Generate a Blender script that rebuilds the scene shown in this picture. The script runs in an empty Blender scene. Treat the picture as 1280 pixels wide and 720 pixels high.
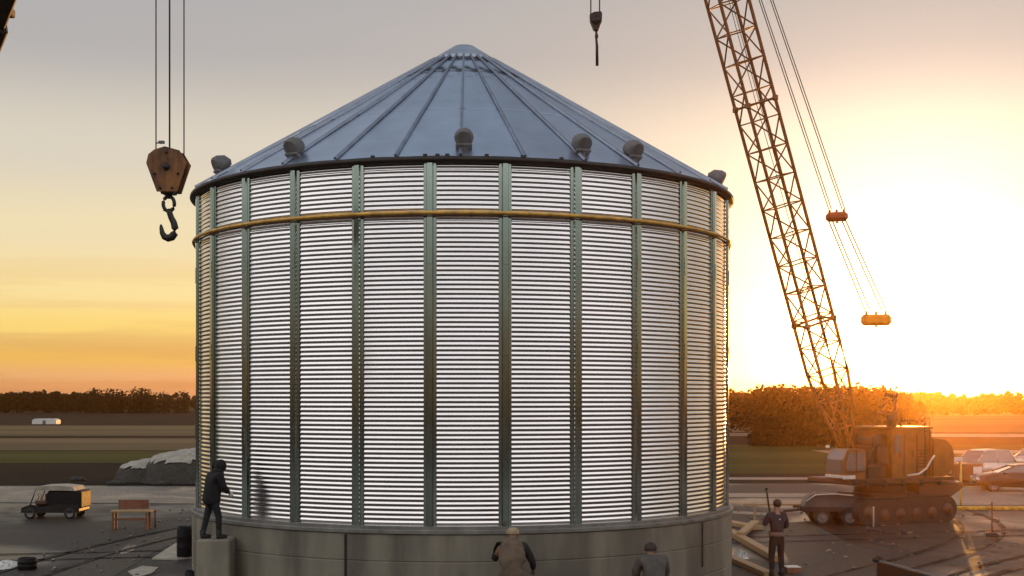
import bpy, bmesh, math, random
from mathutils import Vector, Matrix
random.seed(11)
C = bpy.context.scene.collection
F, HX, HY, H = 1617.0, 640.0, 496.0, 4.3
PI = math.pi
SUN_AZ, SUN_EL = math.radians(17.3), math.radians(1.15)

def P(px, py, Y):
    return Vector(((px-HX)*Y/F, Y, H-(py-HY)*Y/F))
def G(px, py, z=0.0):            # point of the ground seen at a pixel
    Y = F*(H-z)/(py-HY)
    return Vector(((px-HX)*Y/F, Y, z))

# ------------------------------------------------------------------ materials
def mat(name, base, rough=.6, metal=0.0, var=.25, scale=3.0, bump=0.0, bscale=30, base2=None, spec=.5, rvar=.1, stretch=(1, 1, 1)):
    m = bpy.data.materials.new(name); m.use_nodes = True
    nt = m.node_tree; N = nt.nodes; L = nt.links
    b = N['Principled BSDF']
    tc = N.new('ShaderNodeTexCoord'); mp = N.new('ShaderNodeMapping'); mp.inputs['Scale'].default_value = stretch
    L.new(tc.outputs['Object'], mp.inputs['Vector'])
    n = N.new('ShaderNodeTexNoise'); n.inputs['Scale'].default_value = scale; n.inputs['Detail'].default_value = 8
    n.inputs['Roughness'].default_value = .62
    L.new(mp.outputs[0], n.inputs['Vector'])
    r = N.new('ShaderNodeValToRGB')
    c2 = base2 or tuple(min(1, c*(1+var)) for c in base)
    c1 = tuple(c*(1-var) for c in base)
    r.color_ramp.elements[0].position = .32; r.color_ramp.elements[0].color = (*c1, 1)
    r.color_ramp.elements[1].position = .68; r.color_ramp.elements[1].color = (*c2, 1)
    L.new(n.outputs['Fac'], r.inputs['Fac']); L.new(r.outputs['Color'], b.inputs['Base Color'])
    mr = N.new('ShaderNodeMapRange'); mr.inputs['To Min'].default_value = max(0, rough-rvar); mr.inputs['To Max'].default_value = min(1, rough+rvar)
    L.new(n.outputs['Fac'], mr.inputs['Value']); L.new(mr.outputs[0], b.inputs['Roughness'])
    b.inputs['Metallic'].default_value = metal
    b.inputs['Specular IOR Level'].default_value = spec
    if bump:
        n2 = N.new('ShaderNodeTexNoise'); n2.inputs['Scale'].default_value = bscale; n2.inputs['Detail'].default_value = 6
        L.new(mp.outputs[0], n2.inputs['Vector'])
        bp = N.new('ShaderNodeBump'); bp.inputs['Strength'].default_value = bump; bp.inputs['Distance'].default_value = .02
        L.new(n2.outputs['Fac'], bp.inputs['Height']); L.new(bp.outputs[0], b.inputs['Normal'])
    return m

M = {}
M['galv'] = mat('galvanised_sheet', (.84, .82, .82), .20, 1.0, .05, 1.2, rvar=.04)
M['rib'] = mat('galvanised_rib', (.41, .48, .44), .13, 1.0, .14, 1.5, bump=.03, rvar=.05, stretch=(1, 1, .3))
M['roof'] = mat('roof_sheet', (.58, .66, .78), .36, 1.0, .12, .9, bump=.05, bscale=6, rvar=.06)
M['capm'] = mat('cap_sheet', (.42, .47, .54), .45, .8, .15, 2)
M['seam'] = mat('roof_seam', (.27, .31, .38), .5, .8, .2)
M['vent'] = mat('vent_metal', (.14, .135, .135), .6, .3, .3, 6)
M['eave'] = mat('eave_rim', (.03, .024, .02), .55, .2, .4, 4)
M['band'] = mat('ochre_band', (.62, .34, .06), .45, .1, .35, 5)
M['flange'] = mat('flange_steel', (.17, .165, .15), .55, .4, .3, 3)
M['dark'] = mat('dark_steel', (.018, .016, .015), .5, .3, .3, 5)
M['rust'] = mat('rusty_plate', (.05, .017, .010), .6, .1, .5, 3.4, base2=(.30, .115, .025), bump=.1, stretch=(1.6, 1, .5))
M['cable'] = mat('wire_rope', (.10, .095, .09), .5, .5, .2, 20)
M['boom'] = mat('boom_paint', (.22, .075, .012), .5, 0, .3, 4)
M['yellow'] = mat('crane_yellow', (.17, .065, .010), .45, 0, .3, 2)
M['brown'] = mat('crane_rust_brown', (.07, .026, .012), .55, 0, .35, 2)
M['rubber'] = mat('rubber', (.012, .012, .012), .75, 0, .3, 8)
M['glass'] = mat('window_glass', (.12, .13, .13), .06, .0, .1, 2, spec=1.0)
M['white'] = mat('white_paint', (.62, .60, .56), .5, 0, .15, 5)
M['spreader'] = mat('orange_block', (.75, .27, .005), .5, 0, .2, 4)
M['redblock'] = mat('red_block', (.38, .06, .006), .5, 0, .2, 4)
M['timber'] = mat('timber', (.34, .22, .11), .7, 0, .3, 8, bump=.15, stretch=(1, 8, 8))
M['timber2'] = mat('red_board', (.18, .07, .035), .7, 0, .3, 6, bump=.15)
M['black'] = mat('black_plastic', (.007, .007, .008), .6, 0, .2, 6, spec=.2)
M['tarp'] = mat('pale_tarp', (.30, .275, .22), .55, 0, .3, 3, bump=.4, bscale=8)
M['tarpdark'] = mat('dark_tarp', (.025, .022, .02), .5, 0, .3, 3, bump=.4, bscale=8)
M['gravel'] = mat('gravel', (.034, .032, .026), .9, 0, .45, 6, bump=.8, bscale=22)
M['silver'] = mat('silver_car_paint', (.52, .48, .42), .3, .5, .08, 2)
M['darkcar'] = mat('dark_car_paint', (.02, .018, .018), .3, .3, .1, 2)
M['plastic'] = mat('clear_plastic', (.55, .55, .52), .25, 0, .2, 8, bump=.4, bscale=12)
M['skin'] = mat('skin', (.24, .13, .085), .55, 0, .1, 12)
M['hair'] = mat('hair', (.02, .014, .01), .7, 0, .3, 30)
M['coat'] = mat('black_coat', (.006, .006, .007), .95, 0, .3, 8, bump=.4, bscale=14)
M['navy'] = mat('navy_jacket', (.013, .014, .028), .8, 0, .3, 8, bump=.4, bscale=14)
M['trouser'] = mat('dark_trousers', (.010, .010, .012), .9, 0, .3, 8, bump=.4, bscale=14)
M['brownleg'] = mat('brown_trousers', (.05, .032, .022), .9, 0, .3, 8, bump=.4, bscale=14)
M['khaki'] = mat('khaki_vest', (.115, .082, .055), .9, 0, .3, 8, bump=.5, bscale=12)
M['cap'] = mat('beige_cap', (.32, .24, .14), .85, 0, .2, 9)
M['olive'] = mat('olive_jacket', (.060, .058, .050), .85, 0, .3, 8, bump=.5, bscale=12)
M['belt'] = mat('tan_belt', (.20, .12, .09), .8, 0, .2, 9)
M['glove'] = mat('white_glove', (.55, .52, .48), .8, 0, .1, 9)
M['bark'] = mat('bark', (.05, .04, .03), .9, 0, .3, 6)
M['leafd'] = mat('dark_foliage', (.016, .019, .010), .9, 0, .35, .8, spec=.05)
M['leafm'] = mat('autumn_foliage', (.06, .042, .022), .9, 0, .4, .6, spec=.05)
M['postyel'] = mat('post_yellow', (.55, .38, .06), .5, 0, .2, 5)
M['postred'] = mat('post_red', (.16, .05, .03), .5, 0, .2, 5)
M['cardboard'] = mat('cardboard', (.38, .27, .15), .8, 0, .2, 5)

def wet_ground(name, dry, wet, scale, lo=.42, hi=.6, rdry=.75, rwet=.3, bump=.25, streak=None):
    m = bpy.data.materials.new(name); m.use_nodes = True
    nt = m.node_tree; N = nt.nodes; L = nt.links; b = N['Principled BSDF']; b.inputs['Specular IOR Level'].default_value = .18 if 'yard' in name or 'concrete' in name or 'path' in name else .05
    tc = N.new('ShaderNodeTexCoord')
    mp = N.new('ShaderNodeMapping'); mp.inputs['Scale'].default_value = streak or (1, 1, 1)
    mp.inputs['Rotation'].default_value = (0, 0, .5 if streak else 0)
    L.new(tc.outputs['Object'], mp.inputs[0])
    n = N.new('ShaderNodeTexNoise'); n.inputs['Scale'].default_value = scale; n.inputs['Detail'].default_value = 9; n.inputs['Roughness'].default_value = .6
    n.inputs['Distortion'].default_value = .6
    L.new(mp.outputs[0], n.inputs['Vector'])
    mr = N.new('ShaderNodeMapRange'); mr.interpolation_type = 'SMOOTHSTEP'
    mr.inputs['From Min'].default_value = lo; mr.inputs['From Max'].default_value = hi
    L.new(n.outputs['Fac'], mr.inputs['Value'])
    f = N.new('ShaderNodeTexNoise'); f.inputs['Scale'].default_value = 9; f.inputs['Detail'].default_value = 8
    L.new(tc.outputs['Object'], f.inputs['Vector'])
    fm = N.new('ShaderNodeMapRange'); fm.inputs['To Min'].default_value = .6; fm.inputs['To Max'].default_value = 1.4
    fm.inputs['From Min'].default_value = .3; fm.inputs['From Max'].default_value = .7
    L.new(f.outputs['Fac'], fm.inputs['Value'])
    mx = N.new('ShaderNodeMix'); mx.data_type = 'RGBA'
    mx.inputs[6].default_value = (*wet, 1); mx.inputs[7].default_value = (*dry, 1)
    L.new(mr.outputs[0], mx.inputs[0])
    mu = N.new('ShaderNodeMix'); mu.data_type = 'RGBA'; mu.blend_type = 'MULTIPLY'; mu.inputs[0].default_value = 1
    L.new(mx.outputs[2], mu.inputs[6]); L.new(fm.outputs[0], mu.inputs[7])
    L.new(mu.outputs[2], b.inputs['Base Color'])
    rr = N.new('ShaderNodeMapRange'); rr.inputs['To Min'].default_value = rwet; rr.inputs['To Max'].default_value = rdry
    L.new(mr.outputs[0], rr.inputs['Value']); L.new(rr.outputs[0], b.inputs['Roughness'])
    bp = N.new('ShaderNodeBump'); bp.inputs['Strength'].default_value = bump; bp.inputs['Distance'].default_value = .03
    L.new(f.outputs['Fac'], bp.inputs['Height']); L.new(bp.outputs[0], b.inputs['Normal'])
    return m
M['yard'] = wet_ground('yard_asphalt', (.046, .041, .035), (.022, .021, .020), .11, .42, .58, .7, .36, streak=(1, .6, 1))
M['soil'] = wet_ground('soil', (.026, .02, .012), (.018, .014, .009), .05, rwet=.9, rdry=.9)
M['pale'] = wet_ground('pale_concrete', (.30, .25, .19), (.13, .11, .09), .35, rwet=.45, rdry=.75, bump=.15)
M['stubble'] = wet_ground('stubble_field', (.15, .112, .062), (.10, .078, .045), .03, rwet=.9, rdry=.9, streak=(.3, 2, 1))
M['grass'] = wet_ground('grass_field', (.060, .064, .018), (.042, .046, .012), .05, rwet=.9, rdry=.9, streak=(.3, 2, 1))
M['shadedark'] = wet_ground('shade_ground', (.012, .010, .007), (.008, .007, .005), .2, rwet=.85, rdry=.9)  # near-black ground colour with the field shade painted in
M['rut'] = wet_ground('rut_mud', (.030, .025, .020), (.016, .014, .012), 1.2, rwet=.5, rdry=.8)
M['yellowk'] = wet_ground('kerb_yellow', (.60, .36, .06), (.42, .25, .05), 1.5, rwet=.6, rdry=.6)

def per_sheet(key, amt):
    m = M[key]; nt = m.node_tree; N = nt.nodes; L = nt.links; b = N['Principled BSDF']
    src = b.inputs['Base Color'].links[0].from_socket; oi = N.new('ShaderNodeObjectInfo')
    mr = N.new('ShaderNodeMapRange'); mr.inputs['To Min'].default_value = 1-amt; mr.inputs['To Max'].default_value = 1
    wn = N.new('ShaderNodeTexWhiteNoise'); wn.noise_dimensions = '1D'; L.new(oi.outputs['Random'], wn.inputs['W']); L.new(wn.outputs['Value'], mr.inputs['Value'])
    mu = N.new('ShaderNodeMix'); mu.data_type = 'RGBA'; mu.blend_type = 'MULTIPLY'; mu.inputs[0].default_value = 1
    L.new(src, mu.inputs[6]); L.new(mr.outputs[0], mu.inputs[7]); L.new(mu.outputs[2], b.inputs['Base Color'])
per_sheet('galv', .10); per_sheet('rib', .18); per_sheet('roof', .12)
# concrete foundation: formwork panels, stains and streaks
def concrete():
    m = mat('foundation_concrete', (.175, .162, .130), .8, 0, .22, .8, bump=.25, bscale=40, stretch=(1, 1, .45))
    nt = m.node_tree; N = nt.nodes; L = nt.links; b = N['Principled BSDF']
    src = b.inputs['Base Color'].links[0].from_socket
    tc = N.new('ShaderNodeTexCoord'); mp = N.new('ShaderNodeMapping'); mp.inputs['Scale'].default_value = (.8, .8, .16)
    L.new(tc.outputs['Object'], mp.inputs[0])
    n = N.new('ShaderNodeTexNoise'); n.inputs['Scale'].default_value = 1.6; n.inputs['Detail'].default_value = 7
    L.new(mp.outputs[0], n.inputs[0])
    r = N.new('ShaderNodeValToRGB'); r.color_ramp.elements[0].position = .36; r.color_ramp.elements[0].color = (.62, .61, .59, 1)
    r.color_ramp.elements[1].position = .62; r.color_ramp.elements[1].color = (1.25, 1.22, 1.15, 1)
    L.new(n.outputs['Fac'], r.inputs[0])
    mu = N.new('ShaderNodeMix'); mu.data_type = 'RGBA'; mu.blend_type = 'MULTIPLY'; mu.inputs[0].default_value = 1
    L.new(src, mu.inputs[6]); L.new(r.outputs[0], mu.inputs[7]); L.new(mu.outputs[2], b.inputs['Base Color'])
    return m
M['concrete'] = concrete()
# roof stains round the collar (grime with its own shape)
def roof_stain():
    m = M['roof']; nt = m.node_tree; N = nt.nodes; L = nt.links; b = N['Principled BSDF']
    src = b.inputs['Base Color'].links[0].from_socket
    g = N.new('ShaderNodeTexCoord')
    n = N.new('ShaderNodeTexNoise'); n.inputs['Scale'].default_value = 2.3; n.inputs['Detail'].default_value = 6; n.inputs['Roughness'].default_value = .7
    L.new(g.outputs['Object'], n.inputs[0])
    d = N.new('ShaderNodeSeparateXYZ'); L.new(g.outputs['Object'], d.inputs[0])
    hz = N.new('ShaderNodeMapRange'); hz.inputs['From Min'].default_value = 9.9; hz.inputs['From Max'].default_value = 12.2
    L.new(d.outputs['Z'], hz.inputs['Value'])
    ml = N.new('ShaderNodeMath'); ml.operation = 'MULTIPLY'; L.new(n.outputs['Fac'], ml.inputs[0]); L.new(hz.outputs[0], ml.inputs[1])
    s = N.new('ShaderNodeMapRange'); s.inputs['From Min'].default_value = .39; s.inputs['From Max'].default_value = .46
    L.new(ml.outputs[0], s.inputs['Value'])
    mx = N.new('ShaderNodeMix'); mx.data_type = 'RGBA'; mx.inputs[7].default_value = (.07, .075, .09, 1)
    L.new(s.outputs[0], mx.inputs[0]); L.new(src, mx.inputs[6]); L.new(mx.outputs[2], b.inputs['Base Color'])
roof_stain()

# ------------------------------------------------------------------ mesh builder
class MB:
    def __init__(s): s.v = []; s.f = []; s.sm = []
    def add(s, vs, fs, smooth=False):
        o = len(s.v); s.v += [tuple(v) for v in vs]
        s.f += [tuple(i+o for i in f) for f in fs]; s.sm += [smooth]*len(fs)
        return s
    def box(s, c, d, M_=None, ch=0.0, taper=1.0):
        """chamfered box: centre c, size d; M_ optional matrix about the centre; taper scales the top"""
        c = Vector(c); hx, hy, hz = d[0]/2, d[1]/2, d[2]/2
        k = min(ch if ch else min(d)*.12, min(d)*.45)
        pts = []
        for sx in (-1, 1):
            for sy in (-1, 1):
                for sz in (-1, 1):
                    t = taper if sz > 0 else 1
                    pts.append(Vector((sx*(hx-k)*t, sy*(hy-k)*t, sz*hz)))
                    pts.append(Vector((sx*hx*t, sy*(hy-k)*t, sz*(hz-k))))
                    pts.append(Vector((sx*(hx-k)*t, sy*hy*t, sz*(hz-k))))
        bm = bmesh.new()
        for p in pts: bm.verts.new(p)
        bmesh.ops.convex_hull(bm, input=bm.verts)
        bm.verts.index_update()
        vs = [c+((M_ @ v.co) if M_ else v.co) for v in bm.verts]
        fs = [tuple(v.index for v in f.verts) for f in bm.faces]
        bm.free(); return s.add(vs, fs)
    def tube(s, pts, r, n=8, cap=True, smooth=True):
        pts = [Vector(p) for p in pts]; rs = r if isinstance(r, (list, tuple)) else [r]*len(pts)
        vs, fs = [], []
        up = Vector((0, 0, 1))
        for i, p in enumerate(pts):
            t = (pts[min(i+1, len(pts)-1)]-pts[max(i-1, 0)])
            t = t.normalized() if t.length > 1e-9 else Vector((0, 0, 1))
            a = t.cross(up if abs(t.z) < .95 else Vector((1, 0, 0))).normalized(); b = t.cross(a)
            for k in range(n):
                w = 2*PI*k/n; vs.append(p+(a*math.cos(w)+b*math.sin(w))*rs[i])
        for i in range(len(pts)-1):
            for k in range(n):
                k2 = (k+1) % n
                fs.append((i*n+k, i*n+k2, (i+1)*n+k2, (i+1)*n+k))
        s.add(vs, fs, smooth)
        if cap:
            o = len(s.v)-len(vs)
            s.f.append(tuple(o+k for k in range(n))); s.f.append(tuple(o+(len(pts)-1)*n+k for k in reversed(range(n)))); s.sm += [False, False]
        return s
    def lathe(s, prof, c=(0, 0, 0), n=32, axis='Z', a0=0, a1=2*PI, smooth=True):
        full = abs(a1-a0-2*PI) < 1e-6; cols = n if full else n+1; vs = []
        for i in range(cols):
            w = a0+(a1-a0)*i/n
            for r, z in prof:
                if axis == 'Z': q = Vector((r*math.cos(w), r*math.sin(w), z))
                elif axis == 'Y': q = Vector((r*math.cos(w), z, r*math.sin(w)))
                else: q = Vector((z, r*math.cos(w), r*math.sin(w)))
                vs.append(q+Vector(c))
        m = len(prof); fs = []
        for i in range(n):
            i2 = (i+1) % cols
            for j in range(m-1): fs.append((i*m+j, i2*m+j, i2*m+j+1, i*m+j+1))
        return s.add(vs, fs, smooth)
    def prism(s, poly, y0, y1, axis='Y'):
        """poly in (x,z) extruded along y"""
        n = len(poly); vs = [(x, y0, z) for x, z in poly]+[(x, y1, z) for x, z in poly]
        fs = [tuple(range(n)), tuple(reversed(range(n, 2*n)))]+[(i, i+n, (i+1) % n+n, (i+1) % n) for i in range(n)]
        return s.add(vs, fs)
    def ell(s, c, r, n=12, m=8, jit=0):
        c = Vector(c); r = r if isinstance(r, (tuple, list)) else (r, r, r); vs = []; fs = []
        for j in range(m+1):
            ph = PI*j/m
            for i in range(n):
                th = 2*PI*i/n; k = 1+random.uniform(-jit, jit)
                vs.append(c+Vector((r[0]*math.sin(ph)*math.cos(th)*k, r[1]*math.sin(ph)*math.sin(th)*k, r[2]*math.cos(ph)*k)))
        for j in range(m):
            for i in range(n):
                fs.append((j*n+i, (j+1)*n+i, (j+1)*n+(i+1) % n, j*n+(i+1) % n))
        return s.add(vs, fs, True)
    def build(s, name, material, parent=None, loc=None):
        me = bpy.data.meshes.new(name); me.from_pydata(s.v, [], s.f)
        bm = bmesh.new(); bm.from_mesh(me); bmesh.ops.recalc_face_normals(bm, faces=bm.faces); bm.to_mesh(me); bm.free()
        if len(me.polygons) == len(s.sm): me.polygons.foreach_set('use_smooth', s.sm)
        me.materials.append(M[material] if isinstance(material, str) else material)
        o = bpy.data.objects.new(name, me); C.objects.link(o)
        if parent: o.parent = parent
        if loc: o.location = loc
        return o

def tag(o, label=None, cat=None, group=None, kind=None):
    if label: o['label'] = label
    if cat: o['category'] = cat
    if group: o['group'] = group
    if kind: o['kind'] = kind
    return o
def thing(name, label, cat, loc=(0, 0, 0), rz=0, group=None):
    o = bpy.data.objects.new(name, None); C.objects.link(o); o.location = loc; o.rotation_euler = (0, 0, rz)
    return tag(o, label, cat, group)
def copy_tree(o, parent=None):
    c = o.copy(); C.objects.link(c); c.parent = parent
    for ch in list(o.children): copy_tree(ch, c)
    return c
def link_copy(o, rz, parent):
    c = o.copy(); C.objects.link(c); c.parent = parent; c.rotation_euler = (0, 0, rz); return c

# ------------------------------------------------------------------ setting
def sheet(name, poly, z, m):
    me = bpy.data.meshes.new(name); me.from_pydata([(x, y, z) for x, y in poly], [], [tuple(range(len(poly)))])
    me.materials.append(M[m]); o = bpy.data.objects.new(name, me); C.objects.link(o); o['kind'] = 'structure'; return o
sheet('ground', [(-3000, -3000), (3000, -3000), (3000, 3000), (-3000, 3000)], 0, 'soil')
def YY(py): return F*H/(py-HY)
def band(name, x0, x1, ya, yb, z, m, ya2=None, yb2=None):
    """strip of land between two picture rows on the left side and on the right side"""
    a, b = YY(ya), YY(yb); a2, b2 = YY(ya2 or ya), YY(yb2 or yb)
    return sheet(name, [(x0, b), (x1, b2), (x1, a2), (x0, a)], z, m)
sheet('yard', [(-60, -25), (60, -25), (60, 64), (-60, 64)], .006, 'yard')
band('stubble_field', -160, -3, 532, 563, .012, 'stubble')
band('pasture', -160, 2, 564, 579, .016, 'grass')
band('shade_strip', -80, -2, 580, 607, .020, 'shadedark')  # shadow across the left field, painted as a dark sheet
band('shade_strip', -160, -3, 545, 548, .018, 'shadedark')
band('road', -60, -3, 607, 622, .024, 'pale', 609, 632)
band('pasture', 3, 160, 556, 592, .012, 'grass')
band('meadow', 3, 200, 506, 540, .010, 'stubble')
band('lane', 20, 120, 541, 545, .016, 'pale', 546, 550)
band('lane', 24, 100, 563, 567, .018, 'pale')
band('road', 5, 60, 597, 600, .018, 'pale')
sheet('concrete_strip', [(7.2, YY(622)), (14.5, YY(622)), (14.5, YY(617)), (7.2, YY(617))], .020, 'pale')
sheet('concrete_strip', [(7.0, YY(640)), (9.6, YY(646)), (9.6, YY(642)), (7.0, YY(636.5))], .020, 'pale')
sheet('concrete_apron', [(15.5, YY(632)), (30, YY(632)), (30, YY(608)), (19, YY(608)), (16.6, YY(622))], .022, 'pale')
# pale worn path running diagonally in front of the crane
sheet('path', [tuple(G(x, y)[:2]) for x, y in ((965, 655), (1010, 652), (1110, 706), (1085, 722), (1000, 740), (985, 700))], .014, 'pale').data.materials[0] = \
    wet_ground('worn_path', (.085, .07, .052), (.05, .042, .035), .3, rwet=.6, rdry=.75)
sheet('path', [tuple(G(x, y)[:2]) for x, y in ((60, 722), (95, 706), (140, 688), (180, 672), (248, 655), (248, 664), (190, 692), (120, 735), (40, 745))], .014, 'yard').data.materials[0] = \
    bpy.data.materials['worn_path']
sheet('patch', [tuple(G(x, y)[:2]) for x, y in ((148, 690), (160, 682), (171, 682), (166, 690), (152, 694))], .020, 'pale')
# painted yellow kerb (a real step)
kb = MB()
kb.box(((P(1174, 0, 49).x+P(1296, 0, 49).x)/2, 49.3, .06), (3.8, .35, .12), Matrix.Rotation(-.05, 3, 'Z'), .02)
tag(kb.build('kerb', 'yellowk'), kind='structure')

# ------------------------------------------------------------------ the grain bin
TX, TY, R = -1.15, 31.0, 6.2
Z0, Z1 = 1.76, 8.80
N_SEG = 27
SEG = 2*PI/N_SEG
A0 = -PI/2 + math.radians(-12.6 + 13.333*.0)       # a rib angle near the front
binr = thing('grain_bin', 'round corrugated galvanised grain bin with conical blue-grey metal roof', 'grain bin', (TX, TY, 0))
# stiffener angle positions (measured: a rib at picture x=538)
th0 = math.atan2((538-HX)/F*(TY-R)-TX, R)           # small angle right of the bin's nearest line
A0 = -PI/2 + math.asin(max(-1, min(1, ((538-HX)/F*24.9-TX)/R)))
n_cor = 78; per = 8; cols = 8; amp = .0065
pitch = (Z1-Z0)/n_cor
vs, fs = [], []
for j in range(n_cor*per+1):
    z = Z0+pitch*j/per
    r = R+amp*math.sin(2*PI*j/per)
    for i in range(cols+1):
        a = SEG*i/cols
        vs.append((r*math.cos(a), r*math.sin(a), z))
for j in range(n_cor*per):
    for i in range(cols):
        q = j*(cols+1)+i; fs.append((q, q+1, q+cols+2, q+cols+1))
w = MB(); w.add(vs, fs, True)
wp = w.build('wall_panel', 'galv', binr); wp.rotation_euler = (0, 0, A0)
for k in range(1, N_SEG): link_copy(wp, A0+k*SEG, binr)
# overlapping horizontal sheet joints are in the ribs' bolts; stiffeners: hat section
rb = MB()
hw, hd = .125, .075
sec = [(-hw, .014), (-hw*.92, .022), (-hw*.55, .03), (-hw*.42, hd), (hw*.42, hd), (hw*.55, .03), (hw*.92, .022), (hw, .014)]
vs = []; nz = 15
zz = [Z0-.02+(Z1-Z0)*k/(nz-1) for k in range(nz)]
for z in zz:
    for t, d in sec: vs.append((R+d, t, z))
fs = [(j*8+i, j*8+i+1, (j+1)*8+i+1, (j+1)*8+i) for j in range(nz-1) for i in range(7)]
rb.add(vs, fs)
for z in [Z0+.16+.46*k for k in range(15)]:
    for t in (-.085, .085): rb.box((R+.026, t, z), (.014, .016, .016), None, .004)
for z in (Z0+1.75, Z0+3.5, Z0+5.25):
    rb.box((R+hd+.006, 0, z), (.012, hw*.8, .34), None, .003)
ribo = rb.build('stiffener', 'rib', binr); ribo.rotation_euler = (0, 0, A0)
for k in range(1, N_SEG): link_copy(ribo, A0+k*SEG, binr)
# eave rim
ev = MB(); ev.lathe([(R+.02, Z1-.02), (R+.16, Z1+.0), (R+.18, Z1+.03), (R+.17, Z1+.08), (R+.05, Z1+.12), (R-.05, Z1+.05), (R+.02, Z1-.02)], n=162)
ev.build('eave_rim', 'eave', binr)
# roof: 27 trapezoid sheets with raised seams
ZR0, ZR1, RR0, RR1 = Z1+.10, 12.28, R+.12, .78
sl = math.atan2(ZR1-ZR0, RR0-RR1)
N_R = 32; SEG_W = SEG; SEG = 2*PI/N_R
A_R = -PI/2+math.asin(((576-HX)/F*24.9-TX)/RR0)
rp = MB(); vs, fs = [], []; nr, nc = 14, 6
for j in range(nr+1):
    t = j/nr; r = RR0+(RR1-RR0)*t; z = ZR0+(ZR1-ZR0)*t
    for i in range(nc+1):
        a = SEG*i/nc; sag = -.018*math.sin(PI*i/nc)*(1-t*.7)+.006*math.sin(9*t+i)
        vs.append((r*math.cos(a), r*math.sin(a), z+sag))
for j in range(nr):
    for i in range(nc):
        q = j*(nc+1)+i; fs.append((q, q+1, q+nc+2, q+nc+1))
rp.add(vs, fs, True)
# lap joint halfway up the sheet
t = .42; r = RR0+(RR1-RR0)*t; z = ZR0+(ZR1-ZR0)*t
rp.tube([(r*math.cos(SEG*i/6), r*math.sin(SEG*i/6), z+.0) for i in range(7)], .006, 5)
rpo = rp.build('roof_panel', 'roof', binr); rpo.rotation_euler = (0, 0, A_R)
for k in range(1, N_R): link_copy(rpo, A_R+k*SEG, binr)
sm = MB()
vs = []; 
for t in (0, .25, .5, .75, 1):
    r = RR0+.03+(RR1-RR0)*t; z = ZR0+(ZR1-ZR0)*t
    wd = .022*(1-.35*t); hh = .045
    for (q, h_) in ((-wd*1.6, 0), (-wd, hh), (wd, hh), (wd*1.6, 0)):
        vs.append((r+h_*math.sin(sl), q, z+h_*math.cos(sl)))
fs = [(j*4+i, j*4+i+1, (j+1)*4+i+1, (j+1)*4+i) for j in range(4) for i in range(3)]+[(0, 1, 2, 3), (16, 17, 18, 19)]
sm.add(vs, fs)
smo = sm.build('roof_seam', 'seam', binr); smo.rotation_euler = (0, 0, A_R)
for k in range(1, N_R): link_copy(smo, A_R+k*SEG, binr)
SEG = SEG_W
# eave clips (little dark lumps along the rim)
for px in (468, 533, 548, 560, 608, 652, 700):
    a = -PI/2+math.asin(max(-1, min(1, ((px-HX)/F*24.95-TX)/R)))
    cl = MB(); cl.box(((RR0-.02)*math.cos(a), (RR0-.02)*math.sin(a), ZR0+.015), (.08, .08, .05)); cl.build('eave_clip', 'eave', binr)
# cap collar
cp = MB(); cp.lathe([(.84, 12.22), (.80, 12.32), (.25, 12.68), (.10, 12.70), (.001, 12.70)], n=27, smooth=False)
cp.build('roof_cap', 'capm', binr)
ck = MB(); ck.lathe([(.84, 12.18), (.86, 12.19), (.86, 12.22), (.84, 12.23)], n=54); ck.build('cap_collar', 'seam', binr)
# roof vents at the eave: gooseneck hoods
for px, py in ((278, 216), (369, 194), (580, 184), (726, 184), (790, 188), (903, 213)):
    # find angle with silhouette-aware search
    best = None
    for k in range(-900, 901):
        ph = k/10*PI/180; rr = R-.22
        x = TX+rr*math.sin(ph); y = TY-rr*math.cos(ph)
        zc = ZR0+(RR0-rr)*math.tan(sl)+.16
        e = abs(HX+F*x/y-px)+.45*abs(HY-F*(zc-H)/y-py)
        if best is None or e < best[0]: best = (e, ph)
    ph = best[1]; rr = R-.22
    vx, vy = rr*math.sin(ph), -rr*math.cos(ph)
    zb = ZR0+(RR0-rr)*math.tan(sl)
    e_ = bpy.data.objects.new('roof_vent', None)
    v = MB()
    v.tube([(0, 0, -.10), (0, 0, .06), (0, -.02, .14)], .12, 12)
    v.box((0, -.02, -.02), (.32, .30, .05), Matrix.Rotation(-sl, 3, 'X'), .01)
    vo = v.build('roof_vent', 'vent', binr, (vx, vy, zb)); vo.rotation_euler = (0, 0, ph)
    hd_ = MB(); hd_.tube([(0, .17, .18), (0, .14, .20), (0, .04, .215), (0, -.10, .19), (0, -.17, .165), (0, -.18, .16)], [.06, .13, .185, .19, .165, .13], 14)
    hd_.build('vent_hood', 'vent', vo)
# ochre strap round the wall
zb = H+(496-266)*24.75/F
bd = MB(); bd.lathe([(R+.10+.032*math.cos(2*PI*k/8), zb+.036*math.sin(2*PI*k/8)) for k in range(9)], n=135); bd.build('strap', 'band', binr)
bd = MB(); bd.lathe([(R+.085+.014*math.cos(2*PI*k/6), zb-.062+.014*math.sin(2*PI*k/6)) for k in range(7)], n=135); bd.build('strap', 'brown', binr)
# base flange
fl = MB(); fl.lathe([(R-.02, Z0+.06), (R+.10, Z0+.05), (R+.10, Z0+.0), (R+.15, Z0-.005), (R+.16, Z0-.02), (R+.16, Z0-.08), (R+.14, Z0-.09), (R-.02, Z0-.09)], n=162, smooth=False)
fl.build('base_flange', 'flange', binr)

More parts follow.
